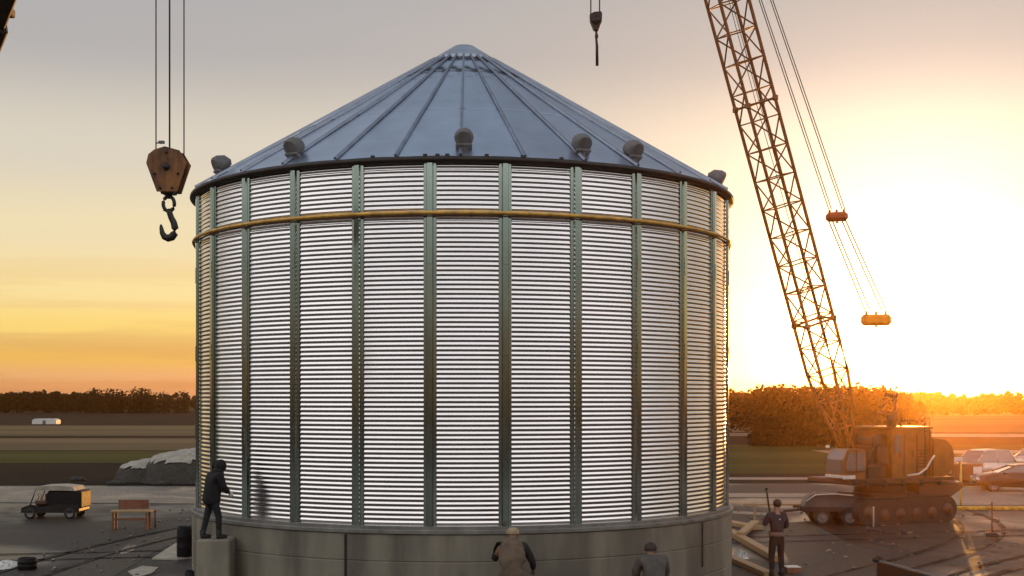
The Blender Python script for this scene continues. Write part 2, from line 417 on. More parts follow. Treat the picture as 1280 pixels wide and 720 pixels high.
# concrete foundation ring wall with formwork joints
fd = thing('foundation_wall', 'round grey cast-concrete foundation wall under the grain bin', 'foundation', (TX, TY, 0))
RF = R+.13; ZT = Z0-.092
f_ = MB(); n = 216; zs = [-.2, .02, .50, .515, .525, .54, 1.12, 1.135, 1.145, 1.16, ZT-.03, ZT]
vs = []
joints = set(range(0, n, 12))
for i in range(n):
    a = 2*PI*i/n
    for j, z in enumerate(zs):
        r = RF
        if j in (3, 4, 7, 8): r -= .012
        if i in joints: r -= .014
        if j == len(zs)-1: r -= .03
        r += random.uniform(-.002, .002)
        vs.append((r*math.cos(a), r*math.sin(a), z))
m_ = len(zs)
fs = [(i*m_+j, ((i+1) % n)*m_+j, ((i+1) % n)*m_+j+1, i*m_+j+1) for i in range(n) for j in range(m_-1)]
f_.add(vs, fs)
f_.lathe([(RF-.03, ZT), (R-.6, ZT)], n=108, smooth=False)
f_.build('concrete_ring', 'concrete', fd)
# proud cold joints / straps on the wall
for px, wdt, z0_, z1_ in ((432, .05, 0, ZT-.02), (878, .055, .7, ZT-.02)):
    a = -PI/2+math.asin(max(-1, min(1, ((px-HX)/F*(25.0 if px < 700 else 27.3)-TX)/RF)))
    s_ = MB(); s_.box((RF*math.cos(a), RF*math.sin(a), (z0_+z1_)/2), (.05, .05, z1_-z0_), Matrix.Rotation(a, 3, 'Z'), .01); s_.build('joint_strip', 'dark', fd)
for px, z_, wd_, hh_, mt in ((700, .98, 1.1, 1.0, 'concrete'),):
    pass

# ------------------------------------------------------------------ people
def skin_mesh(verts, edges, mname, name, parent, extra=None, sub=2, squash=None):
    """verts: list of (co, radius or (rx,ry)); grow a skinned surface"""
    me = bpy.data.meshes.new(name+'_sk'); bm = bmesh.new(); ly = bm.verts.layers.skin.verify()
    vv = []
    for k, (co, r) in enumerate(verts):
        v = bm.verts.new(co); rr = r if isinstance(r, tuple) else (r, r)
        v[ly].radius = rr; v[ly].use_root = (k == 0); vv.append(v)
    for a, b in edges: bm.edges.new((vv[a], vv[b]))
    bm.to_mesh(me); bm.free()
    o = bpy.data.objects.new(name+'_sk', me); C.objects.link(o)
    s = o.modifiers.new('s', 'SKIN'); s.use_smooth_shade = True
    u = o.modifiers.new('u', 'SUBSURF'); u.levels = sub; u.render_levels = sub
    dg = bpy.context.evaluated_depsgraph_get(); ev_ = o.evaluated_get(dg)
    res = bpy.data.meshes.new_from_object(ev_)
    bpy.data.objects.remove(o)
    if extra:
        bm = bmesh.new(); bm.from_mesh(res)
        base = len(bm.verts)
        nv = [bm.verts.new(v) for v in extra.v]
        for f in extra.f:
            try: bm.faces.new([nv[i] for i in f])
            except ValueError: pass
        bm.to_mesh(res); bm.free()
    for p in res.polygons: p.use_smooth = True
    res.materials.clear(); res.materials.append(M[mname]); res.name = name
    ob = bpy.data.objects.new(name, res); C.objects.link(ob); ob.parent = parent
    return ob

def person(name, label, loc, rz, J, top, legs, headwear, k=1.0, gloves=False, coat=1.0, long_coat=False):
    """J: joints in metres, person facing +y; keys pelvis chest neck head sh/el/wr/hip/kn/an (L,R)"""
    root = thing('person', label, 'person', loc, rz); root.scale = (1, 1, 1)
    V = {a: Vector(b)*k for a, b in J.items()}
    vs = []; es = []; ix = {}
    def add(key, co, r, par=None):
        ix[key] = len(vs); vs.append((co, r if isinstance(r, tuple) else (r*k, r*k)))
        if par is not None: es.append((ix[par], ix[key]))
    pel, ch, nk, hd = V['pelvis'], V['chest'], V['neck'], V['head']
    up = (hd-nk).normalized()
    fwd = V.get('look', Vector((0, 1, 0)))/k
    fwd = (fwd-up*fwd.dot(up)).normalized(); side = fwd.cross(up)
    add('pel', pel, .125); add('wa', pel.lerp(ch, .5), .115, 'pel'); add('ch', ch, .135, 'wa'); add('nk', nk, .055, 'ch')
    add('hb', nk.lerp(hd, .45)+fwd*.01*k, .062, 'nk'); add('hm', hd, .088, 'hb'); add('ht', hd+up*.075*k, .066, 'hm')
    for S in 'LR':
        add('sh'+S, V['sh'+S], .062, 'ch'); add('el'+S, V['el'+S], .042, 'sh'+S); add('wr'+S, V['wr'+S], .027, 'el'+S)
        d = (V['wr'+S]-V['el'+S]).normalized(); sd = d.cross(Vector((0, 0, 1)) if abs(d.z) < .9 else Vector((1, 0, 0))).normalized()
        add('pa'+S, V['wr'+S]+d*.055*k, .032, 'wr'+S)
        inn = d.cross(sd).normalized()
        for q, (off, ln) in enumerate(((-.030, .062), (-.010, .076), (.010, .072), (.028, .056))):
            b0 = V['wr'+S]+(d*.085+sd*off)*k
            add('f%s%d' % (S, q), b0, .0095, 'pa'+S)
            add('g%s%d' % (S, q), b0+(d*ln*.55+inn*.012)*k, .0085, 'f%s%d' % (S, q))
            add('i%s%d' % (S, q), b0+(d*ln*.85+inn*.034)*k, .007, 'g%s%d' % (S, q))
        add('t'+S, V['wr'+S]+(d*.04-sd*.042)*k, .011, 'pa'+S); add('u'+S, V['wr'+S]+(d*.078-sd*.058+inn*.015)*k, .009, 't'+S)
        add('hi'+S, V['hi'+S], .085, 'pel'); add('kn'+S, V['kn'+S], .055, 'hi'+S); add('an'+S, V['an'+S], .038, 'kn'+S)
    ex = MB()   # face: nose, brow, ears, eyes, mouth
    ex.ell(hd+(fwd*.098-up*.005)*k, (.014*k, .022*k, .020*k), 8, 6)
    for sg in (-1, 1):
        ex.ell(hd+(side*sg*.088)*k, (.014*k, .02*k, .03*k), 8, 6)
        ex.ell(hd+(side*sg*.032+fwd*.080+up*.012)*k, .013*k, 8, 6)
    ex.ell(hd+(fwd*.085-up*.045)*k, (.026*k, .012*k, .009*k), 8, 5)
    skin_mesh(vs, es, 'skin', 'body', root, ex)
    # jacket
    vs2 = []; es2 = []; jx = {}
    def a2(key, co, r, par=None):
        jx[key] = len(vs2); vs2.append((co, (r*k*coat, r*k*coat)))
        if par: es2.append((jx[par], jx[key]))
    a2('ch', ch, .168); a2('wa', pel.lerp(ch, .5), .158, 'ch'); a2('pel', pel-Vector((0, 0, .02)), .165, 'wa')
    if long_coat: a2('hem', pel-Vector((0, 0, .26*k)), .185, 'pel')
    a2('nk', ch.lerp(nk, .8), .085, 'ch')
    for S in 'LR':
        a2('sh'+S, V['sh'+S], .088, 'ch'); a2('el'+S, V['el'+S], .066, 'sh'+S); a2('wr'+S, V['wr'+S].lerp(V['el'+S], .1), .048, 'el'+S)
    if top != 'vest':
        skin_mesh(vs2, es2, top, 'jacket', root)
    vs3 = []; es3 = []; kx = {}
    def a3(key, co, r, par=None):
        kx[key] = len(vs3); vs3.append((co, (r*k, r*k)))
        if par: es3.append((kx[par], kx[key]))
    a3('w', pel+Vector((0, 0, .10)), .135); a3('pel', pel, .140, 'w')
    for S in 'LR':
        a3('hi'+S, V['hi'+S]-Vector((0, 0, .08)), .098, 'pel'); a3('kn'+S, V['kn'+S], .080, 'hi'+S); a3('an'+S, V['an'+S]+Vector((0, 0, .03)), .062, 'kn'+S)
    skin_mesh(vs3, es3, legs, 'trousers', root)
    for S in 'LR':
        b = MB(); an = V['an'+S]; fx = V.get('toe'+S, Vector((0, 1, 0))).normalized()
        b.tube([an+Vector((0, 0, .10)), an+Vector((0, 0, -.01)), an+Vector((0, 0, -.035))-fx*.02, an-Vector((0, 0, .04))+fx*.09, an-Vector((0, 0, .045))+fx*.17], [.062, .058, .062, .052, .036], 12)
        b.build('boot', 'rubber', root)
        if gloves:
            g = MB(); g.ell(V['wr'+S]+(V['wr'+S]-V['el'+S]).normalized()*.06, (.05, .05, .06), 10, 8); g.build('glove', 'glove', root)
    # headwear
    h = MB()
    if headwear == 'hood':
        h.ell(hd+up*.02*k-fwd*.02*k, (.125*k, .135*k, .150*k), 14, 10); h.tube([nk.lerp(ch, .3), nk.lerp(hd, .6)-fwd*.03], [.15*k, .115*k], 14)
        h.build('hood', top, root)
    elif headwear == 'cap':
        h.lathe([(.112*k, 0), (.114*k, .03*k), (.10*k, .075*k), (.055*k, .105*k), (.001, .112*k)], hd+up*.025*k, 20)
        h.prism([(-.08*k, 0), (.08*k, 0), (.06*k, .012), (-.06*k, .012)], .09*k, .19*k); n0 = len(h.v)
        h.v[-8:] = [tuple(Vector(q)+hd+up*.03*k) for q in h.v[-8:]]
        h.build('cap', 'cap', root)
    elif headwear == 'hair':
        h.ell(hd+up*.022*k-fwd*.012*k, (.100*k, .108*k, .105*k), 14, 10, .03); h.build('hair', 'hair', root)
    elif headwear == 'beanie':
        h.lathe([(.108*k, -.02*k), (.112*k, .02*k), (.10*k, .08*k), (.05*k, .12*k), (.001, .13*k)], hd+up*.02*k, 20); h.build('beanie', 'hair', root)
    return root

stand = dict(pelvis=(0, 0, .96), chest=(0, .01, 1.33), neck=(0, .02, 1.50), head=(0, .04, 1.66),
             shL=(-.19, .01, 1.42), elL=(-.25, .03, 1.14), wrL=(-.24, .12, .90), shR=(.19, .01, 1.42), elR=(.25, .03, 1.14), wrR=(.24, .12, .90),
             hiL=(-.10, 0, .90), knL=(-.11, .03, .50), anL=(-.12, -.01, .09), hiR=(.10, 0, .90), knR=(.11, .03, .50), anR=(.12, -.01, .09),
             look=(0, 1, 0))
def pose(**kw): d = dict(stand); d.update(kw); return d

# A: worker in black hooded coat at the left edge of the bin, on a concrete block
YA = 26.2
xa = P(268, 0, YA).x
blk = MB()
blk.box((xa+.02, YA+.10, .715), (.66, .7, 1.43), None, .03)
tag(blk.build('concrete_block', 'concrete'), 'plain grey concrete block standing against the left edge of the foundation', 'concrete block')
person('person', 'person in long black hooded coat standing on a block at the bin\'s left edge', (xa-.04, YA-.02, 1.43), math.radians(-50),
       pose(pelvis=(0, -.02, .98), chest=(0, .08, 1.33), neck=(0, .15, 1.47), head=(0, .22, 1.60), look=(0, 1, -.35),
            elL=(-.27, .05, 1.12), wrL=(-.22, .10, .88), elR=(.24, .16, 1.14), wrR=(.16, .34, 1.02),
            shL=(-.19, .08, 1.40), shR=(.19, .08, 1.40), knL=(-.13, -.06, .52), anL=(-.14, -.16, .09), knR=(.12, .10, .52), anR=(.12, .10, .09)),
       'coat', 'trouser', 'hood', .90, gloves=True, coat=1.3, long_coat=True)

# B: worker with rod at right
YB = 30.8
pb = thing_b = person('person', 'person in navy jacket and tan belt seen from behind, holding a rod upright', (P(971, 0, YB).x, YB, .02), math.radians(12),
       pose(head=(.03, .06, 1.66), elL=(-.30, .02, 1.20), wrL=(-.14, .20, 1.28), elR=(.29, .06, 1.15), wrR=(.12, .24, 1.10),
            knL=(-.12, .02, .5), anL=(-.14, -.05, .09), knR=(.12, .05, .5), anR=(.14, .03, .09)),
       'navy', 'trouser', 'hair', 1.03, coat=1.0)
bl = MB(); bl.lathe([(.188, .97), (.196, .99), (.196, 1.05), (.188, 1.07)], (0, 0, 0), 24); bl.v = [(x, y*.95, z) for x, y, z in bl.v]
bl.build('belt', 'belt', pb)
badge = MB(); badge.box((0, -.185, 1.38), (.03, .01, .03)); badge.build('badge', 'white', pb)
rod = MB(); b0 = Vector((P(965, 0, YB+.15).x, YB+.15, 1.15)); b1 = P(958, 611, YB+.05)
rod.tube([b0, b0.lerp(b1, .5), b1], [.02, .022, .024], 8); rod.box(tuple(b1), (.07, .05, .05))
tag(rod.build('rod', 'dark'), 'dark rod held upright by the person in the navy jacket', 'rod')

# C: worker in khaki vest and beige cap against the wall
YC = 24.0
pc = person('person', 'person in khaki vest and beige cap working at the foundation wall', (P(641, 0, YC).x, YC-.05, .0), 0,
       pose(pelvis=(0, -.18, .98), chest=(-.02, -.04, 1.36), neck=(0, .08, 1.52), head=(.0, .13, 1.63), look=(.1, 1, -.1),
            shL=(-.22, .0, 1.44), elL=(-.33, .10, 1.20), wrL=(-.20, .30, 1.32), shR=(.21, .0, 1.44), elR=(.35, .04, 1.16), wrR=(.36, .22, 1.0)),
       'trouser', 'trouser', 'cap', 1.06, coat=1.0)
ve = MB()
ve.tube([(0, -.20, .86), (0, -.20, 1.0), (-.01, -.14, 1.2), (-.02, -.05, 1.40), (-.01, .02, 1.52), (0, .05, 1.60)], [.25, .262, .255, .245, .19, .10], 20)
ve.v = [(x, (y+.08)*.86-.08, z*1.05) for x, y, z in ve.v]
ve.build('vest', 'khaki', pc)

# D: stooped worker in olive jacket
YD = 23.4
person('person', 'person in olive-grey jacket stooping before the foundation, small dark cap', (P(816, 0, YD).x, YD, -.08), math.radians(8),
       pose(pelvis=(0, -.25, .92), chest=(0, .02, 1.28), neck=(0, .14, 1.40), head=(.01, .20, 1.50), look=(0, 1, -.3),
            shL=(-.20, .04, 1.36), elL=(-.28, .14, 1.10), wrL=(-.16, .36, 1.0), shR=(.20, .04, 1.36), elR=(.28, .14, 1.10), wrR=(.16, .36, 1.0)),
       'olive', 'trouser', 'beanie', 1.05, coat=1.22)

# ------------------------------------------------------------------ hook blocks
def hook_pts(cx, cz, s):
    pts = []
    for t in range(0, 15):
        a = math.radians(75-t*19)
        pts.append((cx+s*.9*math.cos(a), 0, cz+s*math.sin(a)))
    return pts
YH = 22.0
hb = thing('hook_block', 'rusty brown crane hook block on three cables left of the bin', 'crane hook', P(211, 241, YH))
sc_ = YH/F
pl = [(-25, 35), (-22.5, 46), (-15, 52), (-2, 56), (16, 51), (25, 36), (13, 0), (-12, 0)]
for sgn in (-1, 1):
    m = MB(); m.prism([(x*sc_, z*sc_) for x, z in pl], sgn*.14-.02, sgn*.14+.02); m.build('side_plate', 'rust', hb)
for yy in (-.06, .06):
    m = MB(); m.lathe([(.02, -.04), (.26, -.04), (.24, -.015), (.24, .015), (.26, .04), (.02, .04)], (0, yy, .42), 28, 'Y'); m.build('sheave', 'dark', hb)
m = MB(); m.lathe([(.0, -.2), (.06, -.2), (.06, .2), (.0, .2)], (0, 0, .42), 16, 'Y')
for x, z in ((-.2, .3), (.2, .3), (-.1, .06), (.1, .06), (0, .66)):
    m.lathe([(.0, -.185), (.022, -.185), (.022, .185), (0, .185)], (x, 0, z), 8, 'Y')
m.build('pin', 'dark', hb)
m = MB(); m.box((0, 0, .02), (.22, .26, .10)); m.build('crosshead', 'dark', hb)
hk = MB()
hk.tube([(0, 0, .0), (0, 0, -.09)], .035, 10)
ring = [(.0+.085*math.cos(a), 0, -.17+.115*math.sin(a)) for a in [2*PI*i/20 for i in range(21)]]
hk.tube(ring, .028, 10, cap=False)
pts = [(0, -.25), (.01, -.30), (.035, -.38), (.075, -.46), (.095, -.55), (.085, -.63), (.045, -.685), (-.01, -.70), (-.065, -.68), (-.10, -.62), (-.115, -.54), (-.12, -.49)]
hk.tube([(x, 0, z) for x, z in pts], [.04, .045, .045, .05, .055, .06, .062, .06, .05, .04, .03, .014], 12)
hk.box((-.035, 0, -.27), (.09, .05, .03))
hk.v = [(x*1.12, y*1.1, z*1.1) for x, y, z in hk.v]
hk.build('hook', 'dark', hb)
top = P(211, -520, YH)
for px in (195, 212, 230):
    m = MB(); x = (px-211)*sc_
    m.tube([(x, 0, .5 if px != 212 else .72), (x*1.0, 0, top.z-hb.location.z)], .011 if px != 212 else .015, 6); m.build('cable', 'cable', hb)
m = MB(); m.box(((202-211)*sc_, 0, .86), (.10, .05, .05)); m.tube([((196-211)*sc_, 0, .84), ((201-211)*sc_, 0, .88)], .012, 6); m.build('cable_clamp', 'vent', hb)

# mobile crane whose boom tip crosses the top-left corner
FT = P(-213, 555, 50)
mc = thing('mobile_crane', 'dark telescopic crane boom crossing the top left corner', 'crane', (FT.x, FT.y, 0))
l0 = mc.location
tipl = Vector((top.x, YH, top.z+.3))-l0; footl = FT-l0; dv = tipl-footl
def boomseg(a, b, w, name, ma):
    d = (b-a); ln = d.length; q = d.to_track_quat('Z', 'Y').to_matrix()
    m = MB(); m.box((a+b)/2, (w, w, ln), q, .05); return m.build(name, ma, mc)
boomseg(footl, footl+dv*.36, .80, 'boom_section', 'dark'); boomseg(footl+dv*.34, footl+dv*.68, .64, 'boom_section', 'dark'); boomseg(footl+dv*.66, tipl, .50, 'boom_section', 'dark')
m = MB(); m.box(tipl+Vector((0, 0, -.05)), (.9, .5, .45)); m.lathe([(.0, -.1), (.3, -.1), (.26, 0), (.3, .1), (0, .1)], tipl+Vector((0, 0, -.2)), 24, 'Y'); m.build('boom_head', 'dark', mc)
def onb(py):
    q = (HY-py)/F; a_ = footl+l0
    t_ = (a_.z-H-q*a_.y)/(q*dv.y-dv.z); return footl+dv*t_
g_ = onb(22); m = MB(); m.box(g_+Vector((.34, 0, .12)), (.22, .3, .20)); m.build('cable_guide', 'dark', mc)
m = MB(); m.box((0, 0, 1.9), (3.2, 2.4, 1.6), None, .15); m.build('turntable', 'brown', mc)
m = MB(); m.box((-1.2, 0, .95), (7.5, 2.4, .4), None, .1); m.box((-4.2, 0, 1.8), (1.6, 2.3, 1.3), None, .25); m.build('carrier', 'yellow', mc)
for x in (-4.1, -2.3, .6, 1.9):
    for y in (-1.05, 1.05):
        m = MB(); m.lathe([(.0, -.15), (.3, -.15), (.36, -.18), (.5, -.15), (.52, 0), (.5, .15), (.36, .18), (.3, .15), (0, .15)], (x, y, .52), 24, 'Y'); m.build('wheel', 'rubber', mc)

# ------------------------------------------------------------------ lattice crawler crane
CX, CY = P(1100, 0, 45).x, 45.0
u = Vector((-.90, -.436, 0)).normalized()
cr = thing('crawler_crane', 'orange crawler crane with tall lattice boom leaning left against the sun', 'crane', (CX, CY, 0), math.atan2(u.y, u.x))
inv = Matrix.Rotation(-cr.rotation_euler.z, 3, 'Z')
def loc(p): return inv @ (Vector(p)-cr.location)
# tracks
for sy in (-1.15, 1.15):
    m = MB(); poly = []
    for k in range(13): a = PI/2+PI*k/12; poly.append((-1.75+.42*math.cos(a), .45+.43*math.sin(a)))
    for k in range(13): a = -PI/2+PI*k/12; poly.append((1.75+.42*math.cos(a), .45+.43*math.sin(a)))
    m.prism(poly, sy-.26, sy+.26)
    for i in range(22):
        x = -1.8+i*.171
        m.box((x, sy, .025), (.10, .56, .05)); m.box((x, sy, .88), (.10, .56, .05))
    tr = m.build('track', 'dark', cr)
    for i in range(6):
        w_ = MB(); w_.lathe([(0, -.30), (.10, -.30), (.12, -.285), (.27 if i in (0, 5) else .20, -.28), (.28 if i in (0, 5) else .21, 0), (.2, .28), (0, .3)], (-1.75+i*.7, sy, .45 if i in (0, 5) else .34), 20, 'Y')
        w_.build('roller', 'brown', tr)
m = MB(); m.box((0, 0, .75), (2.4, 1.9, .5), None, .08); m.lathe([(0, .95), (.85, .95), (.9, 1.0), (.9, 1.25), (.8, 1.34), (0, 1.34)], n=32); m.build('turntable', 'brown', cr)
m = MB(); m.box((-.05, 0, 1.44), (4.7, 2.2, .18), None, .04); m.box((-.05, 1.12, 1.50), (4.6, .06, .08)); m.build('deck', 'brown', cr)
# engine house, hood profile with sloped rear
m = MB(); m.prism([(.35, 1.535), (.35, 3.12), (.28, 3.2), (-1.3, 3.2), (-1.42, 3.12), (-1.42, 1.535)], -.98, .98); 
m.box((-.5, 0, 3.24), (1.9, 2.06, .07)); eh = m.build('engine_house', 'yellow', cr)
for x0 in (-.18, -.75, -1.15):
    d_ = MB(); d_.box((x0, 1.0, 2.3), (.03 if x0 < -.2 else .04, .03, 1.4)); d_.box((x0+.2, .995, 2.35), (.05, .03, .22)); d_.build('door', 'brown', eh)
d_ = MB(); d_.box((.08, .99, 2.68), (.30, .03, .62)); d_.build('window', 'glass', eh)
for k in range(6):
    d_ = MB(); d_.box((-1.0, .99, 1.9+k*.11), (.5, .03, .05)); d_.build('louvre', 'brown', eh)
# rounded counterweight
m = MB(); poly = [(-1.43, 1.545)]
for k in range(15): a = -PI/2+PI*k/14; poly.append((-1.85-.52*math.cos(a), 2.18+.64*math.sin(a)))
poly.append((-1.43, 2.86)); m.prism(poly, -1.08, 1.08); m.build('counterweight', 'yellow', cr)
# cab
m = MB(); m.prism([(1.55, 1.54), (1.55, 2.48), (1.62, 2.55), (2.30, 2.55), (2.48, 2.2), (2.5, 1.54)], .15, 1.05); cb = m.build('cab', 'yellow', cr)
m = MB(); m.prism([(2.02, 1.85), (2.02, 2.44), (2.27, 2.44), (2.38, 2.2), (2.40, 1.85)], 1.06, 1.075); m.prism([(1.64, 1.85), (1.64, 2.44), (1.94, 2.44), (1.94, 1.85)], 1.06, 1.075); m.build('window', 'glass', cb)
m = MB(); m.box((1.98, 1.08, 2.15), (.03, .02, .7)); m.box((2.0, 1.08, 1.80), (.8, .02, .04)); m.build('window_frame', 'brown', cb)
m = MB(); m.add([(2.512, .22, 1.75), (2.512, .98, 1.75), (2.495, .98, 2.2), (2.495, .22, 2.2), (2.315, .98, 2.53), (2.315, .22, 2.53)], [(0, 1, 2, 3), (3, 2, 4, 5)]); m.build('windscreen', 'glass', cb)
m = MB(); m.box((2.52, .62, 1.64), (.05, .9, .10)); m.box((2.30, 1.10, 1.62), (.5, .05, .12)); m.box((2.46, .2, 2.62), (.1, .12, .1)); m.build('bumper_trim', 'white', cb)
# clutter on the upper works: toolbox, air filter, pipes, ladder, guard rail
m = MB(); m.box((1.2, .98, 1.75), (.6, .26, .42), None, .03); m.build('toolbox', 'dark', cr)
m = MB(); m.lathe([(0, 0), (.16, 0), (.16, .34), (.12, .40), (0, .42)], (-.1, .45, 3.27), 18); m.build('air_filter', 'dark', cr)
m = MB(); m.tube([(-.85, -.3, 3.25), (-.85, -.3, 3.72), (-.95, -.3, 3.8)], .06, 10); m.build('exhaust', 'dark', cr)
m = MB()
for z in (1.6, 1.85, 2.1, 2.35, 2.6, 2.85, 3.1): m.tube([(-1.28, 1.03, z), (-1.06, 1.03, z)], .014, 5)
for x in (-1.28, -1.06): m.tube([(x, 1.03, 1.55), (x, 1.03, 3.5)], .016, 5)
m.tube([(-1.28, .9, 3.5), (.2, .9, 3.5)], .016, 5)
for x in (-.9, -.5, -.1, .2): m.tube([(x, .9, 3.25), (x, .9, 3.5)], .014, 5)
m.build('ladder_rail', 'dark', cr)
m = MB(); m.tube([(1.45, .9, 1.6), (1.4, .95, 2.0), (1.1, .8, 2.3), (.9, .6, 2.2)], .03, 7); m.tube([(1.5, .7, 1.6), (1.35, .8, 2.2), (1.0, .75, 2.5), (.6, .6, 2.66)], .025, 7); m.build('hose', 'rubber', cr)
m = MB()
for x in (-1.6, -.8, 0, .8, 1.6): m.box((x, 1.16, 1.36), (.12, .08, .22))
m.tube([(2.3, 1.18, 1.38), (-2.3, 1.18, 1.38)], .03, 6); m.build('deck_fittings', 'dark', cr)
# winch area between cab and house
m = MB(); m.box((.95, 0, 1.80), (1.0, 1.7, .5), None, .05); m.box((.62, 0, 2.3), (.5, 1.8, .7), None, .05)
m.build('winch_frame', 'brown', cr)
for x, z in ((1.15, 2.12), (.62, 2.72)):
    m = MB(); m.lathe([(0, -.7), (.32, -.7), (.32, -.64), (.2, -.62), (.2, .62), (.32, .64), (.32, .7), (0, .7)], (x, 0, z), 24, 'Y'); m.build('winch_drum', 'dark', cr)
# lower rear tray with light plate
m = MB(); m.prism([(-.9, .82), (-.9, 1.30), (-2.95, 1.30), (-2.9, 1.12), (-2.2, .72)], -.9, .95); m.build('rear_tray', 'brown', cr)
m = MB(); m.box((-2.15, 0, 1.325), (1.35, 1.7, .04)); m.build('deck_plate', 'white', cr)
# curved handrail sweeping along the rear
m = MB(); m.tube([(-.2, 1.14, 1.62), (-.7, 1.14, 1.66), (-1.05, 1.14, 1.85), (-1.25, 1.14, 2.12), (-1.4, 1.14, 2.28)], .035, 8); m.build('handrail', 'white', cr)
# gantry mast
gt = Vector((-.52, 0, 4.35))
m = MB()
for sy in (-.6, .6):
    m.tube([(-.15, sy, 3.2), (gt.x, sy*.35, gt.z)], .035, 8)
m.tube([(-1.0, 0, 3.2), (gt.x, 0, gt.z)], .03, 8)
m.tube([(gt.x, -.3, gt.z), (gt.x, .3, gt.z)], .05, 10); m.tube([(-.3, -.5, 3.75), (-.3, .5, 3.75)], .035, 8)
m.build('gantry', 'brown', cr)
# lattice boom
Fw = P(1061, 566, 45); S1 = P(909, 0, 42.6); D = (S1-Fw)
def onboom(px):                       # parameter where the boom axis crosses a picture column
    q = (px-HX)/F
    return (Fw.x-q*Fw.y)/(q*D.y-D.x)
s_tip = onboom(741); tip = Fw+D*s_tip
dn = D.normalized(); lat = Vector((dn.y, -dn.x, 0)).normalized(); dep = dn.cross(lat)
if lat.x < 0: lat = -lat
if dep.x < 0: dep = -dep
def _sep(v_):
    a_ = Fw+D*.8; b_2 = a_+v_; return HX+F*b_2.x/b_2.y-(HX+F*a_.x/a_.y)
_b = None; _l, _d = lat.copy(), dep.copy()
for _k in range(-600, 601):
    _q = Matrix.Rotation(math.radians(_k/10), 3, dn); _a, _c = _sep(_q @ _l), _sep(_q @ _d)
    if _a > 0 and _c > 0 and (_b is None or abs(_a/_c-.49) < _b[0]): _b = (abs(_a/_c-.49), _q)
lat, dep = _b[1] @ _l, _b[1] @ _d
WFB = 50.0/(_sep(lat)+_sep(dep))
def bp(s, i, j, wd):                  # chord corner
    return loc(Fw+D*s+lat*(i*wd/2)+dep*(j*wd/2))
def width(s):
    WF = WFB
    s0 = .16
    if s < s0: return .30+(WF-.30)*s/s0
    if s > s_tip*.9: return WF*(1-(s-s_tip*.9)/(s_tip*.1)*.6)
    return WF
m = MB(); chord = []
stations = [0]; step = .98/D.length
s = 0.0
nst = int(s_tip/step)
stations = [s_tip*k/nst for k in range(nst+1)]
for (i, j) in ((-1, -1), (-1, 1), (1, -1), (1, 1)):
    m.tube([bp(s, i, j, width(s)) for s in stations], .058, 7)
for q in range(nst):
    a, b = stations[q], stations[q+1]; wa, wb = width(a), width(b)
    for (c1, c2) in (((-1, -1), (1, -1)), ((1, -1), (1, 1)), ((1, 1), (-1, 1)), ((-1, 1), (-1, -1))):
        if q % 2: c1, c2 = c2, c1
        m.tube([bp(a, *c1, wa), bp(b, *c2, wb)], .028, 5, cap=False)
        m.tube([bp(a, *c1, wa), bp(a, *c2, wa)], .024, 5, cap=False)
    if q % 6 == 0:
        m.tube([bp(a, -1, -1, wa), bp(a, 1, 1, wa)], .022, 5, cap=False); m.tube([bp(a, 1, -1, wa), bp(a, -1, 1, wa)], .022, 5, cap=False)
for ss in (.30*1.0, .78, 1.26, 1.7):      # section joints
    for (i, j) in ((-1, -1), (-1, 1), (1, -1), (1, 1)):
        if ss < s_tip: m.box(bp(ss, i, j, width(ss)), (.15, .15, .18))
    for (c1, c2) in (((-1, -1), (1, -1)), ((1, -1), (1, 1)), ((1, 1), (-1, 1)), ((-1, 1), (-1, -1))):
        m.tube([bp(ss, *c1, width(ss)), bp(ss, *c2, width(ss))], .04, 5)
m.build('boom', 'boom', cr)
m = MB(); tl = loc(tip); m.lathe([(0, -.25), (.35, -.25), (.3, -.12), (.35, 0), (.3, .12), (.35, .25), (0, .25)], tl, 24, 'Y'); m.box(tl, (.5, .7, .35)); m.build('boom_head', 'dark', cr)
m = MB()
for a in (-.12, .12): m.tube([loc(Fw+dep*.25+lat*a+D*.06), loc(Fw+D*.8+dep*.1+lat*a), loc(tip+dep*.1)], .012, 5)
m.build('hoist_line', 'cable', cr)
# pendants with two spreader bars
B1 = P(1046, 271, 43.3); B2 = P(1095, 400, 44.3)
tipb = Fw+D*(s_tip*.985)
Bt = tipb+Vector((.15, 0, 0))
gw = cr.location+Matrix.Rotation(cr.rotation_euler.z, 3, 'Z') @ gt
def bar(pc, w, h, ma, tl):
    m = MB(); t = math.radians(tl)
    q = Matrix.Rotation(t, 3, 'Y') ; pcl = loc(pc)
    W = Matrix.Rotation(-cr.rotation_euler.z, 3, 'Z')
    m.box(pcl, (w, .34, h), W @ q, .09)
    for k in (-.33, 0, .33):
        o_ = W @ (q @ Vector((k*w, 0, h*.55))); m.box(pcl+o_, (.06, .10, h*.5), W @ q)
    o_ = W @ (q @ Vector((0, 0, -h*.55))); m.box(pcl+o_, (.06, .06, .12), W @ q)
    return m.build('spreader_bar', ma, cr)
bar(B1, .72, .30, 'redblock', -2); bar(B2, 1.0, .38, 'spreader', 0)
for k in (-.36, -.24, .24, .36):
    m = MB(); m.tube([loc(B1+Vector((k*.75+.0, 0, .25))), loc(Bt+Vector((k*.35, 0, 0)))], .015, 6); m.build('pendant_line', 'cable', cr)
for k in (-.36, -.2, .2, .36):
    m = MB(); m.tube([loc(B2+Vector((k*1.0, 0, .3))), loc(B1+Vector((k*.8, 0, -.1)))], .020, 6); m.build('pendant_line', 'cable', cr)
for k in (-.3, .3):
    m = MB(); m.tube([loc(B2+Vector((k, 0, -.1))), loc(gw+Vector((k*.6, 0, .05)))], .014, 6); m.build('pendant_line', 'cable', cr)
# small connectors part way
for py, px in ((180, 1017), (72, 977)):
    pass

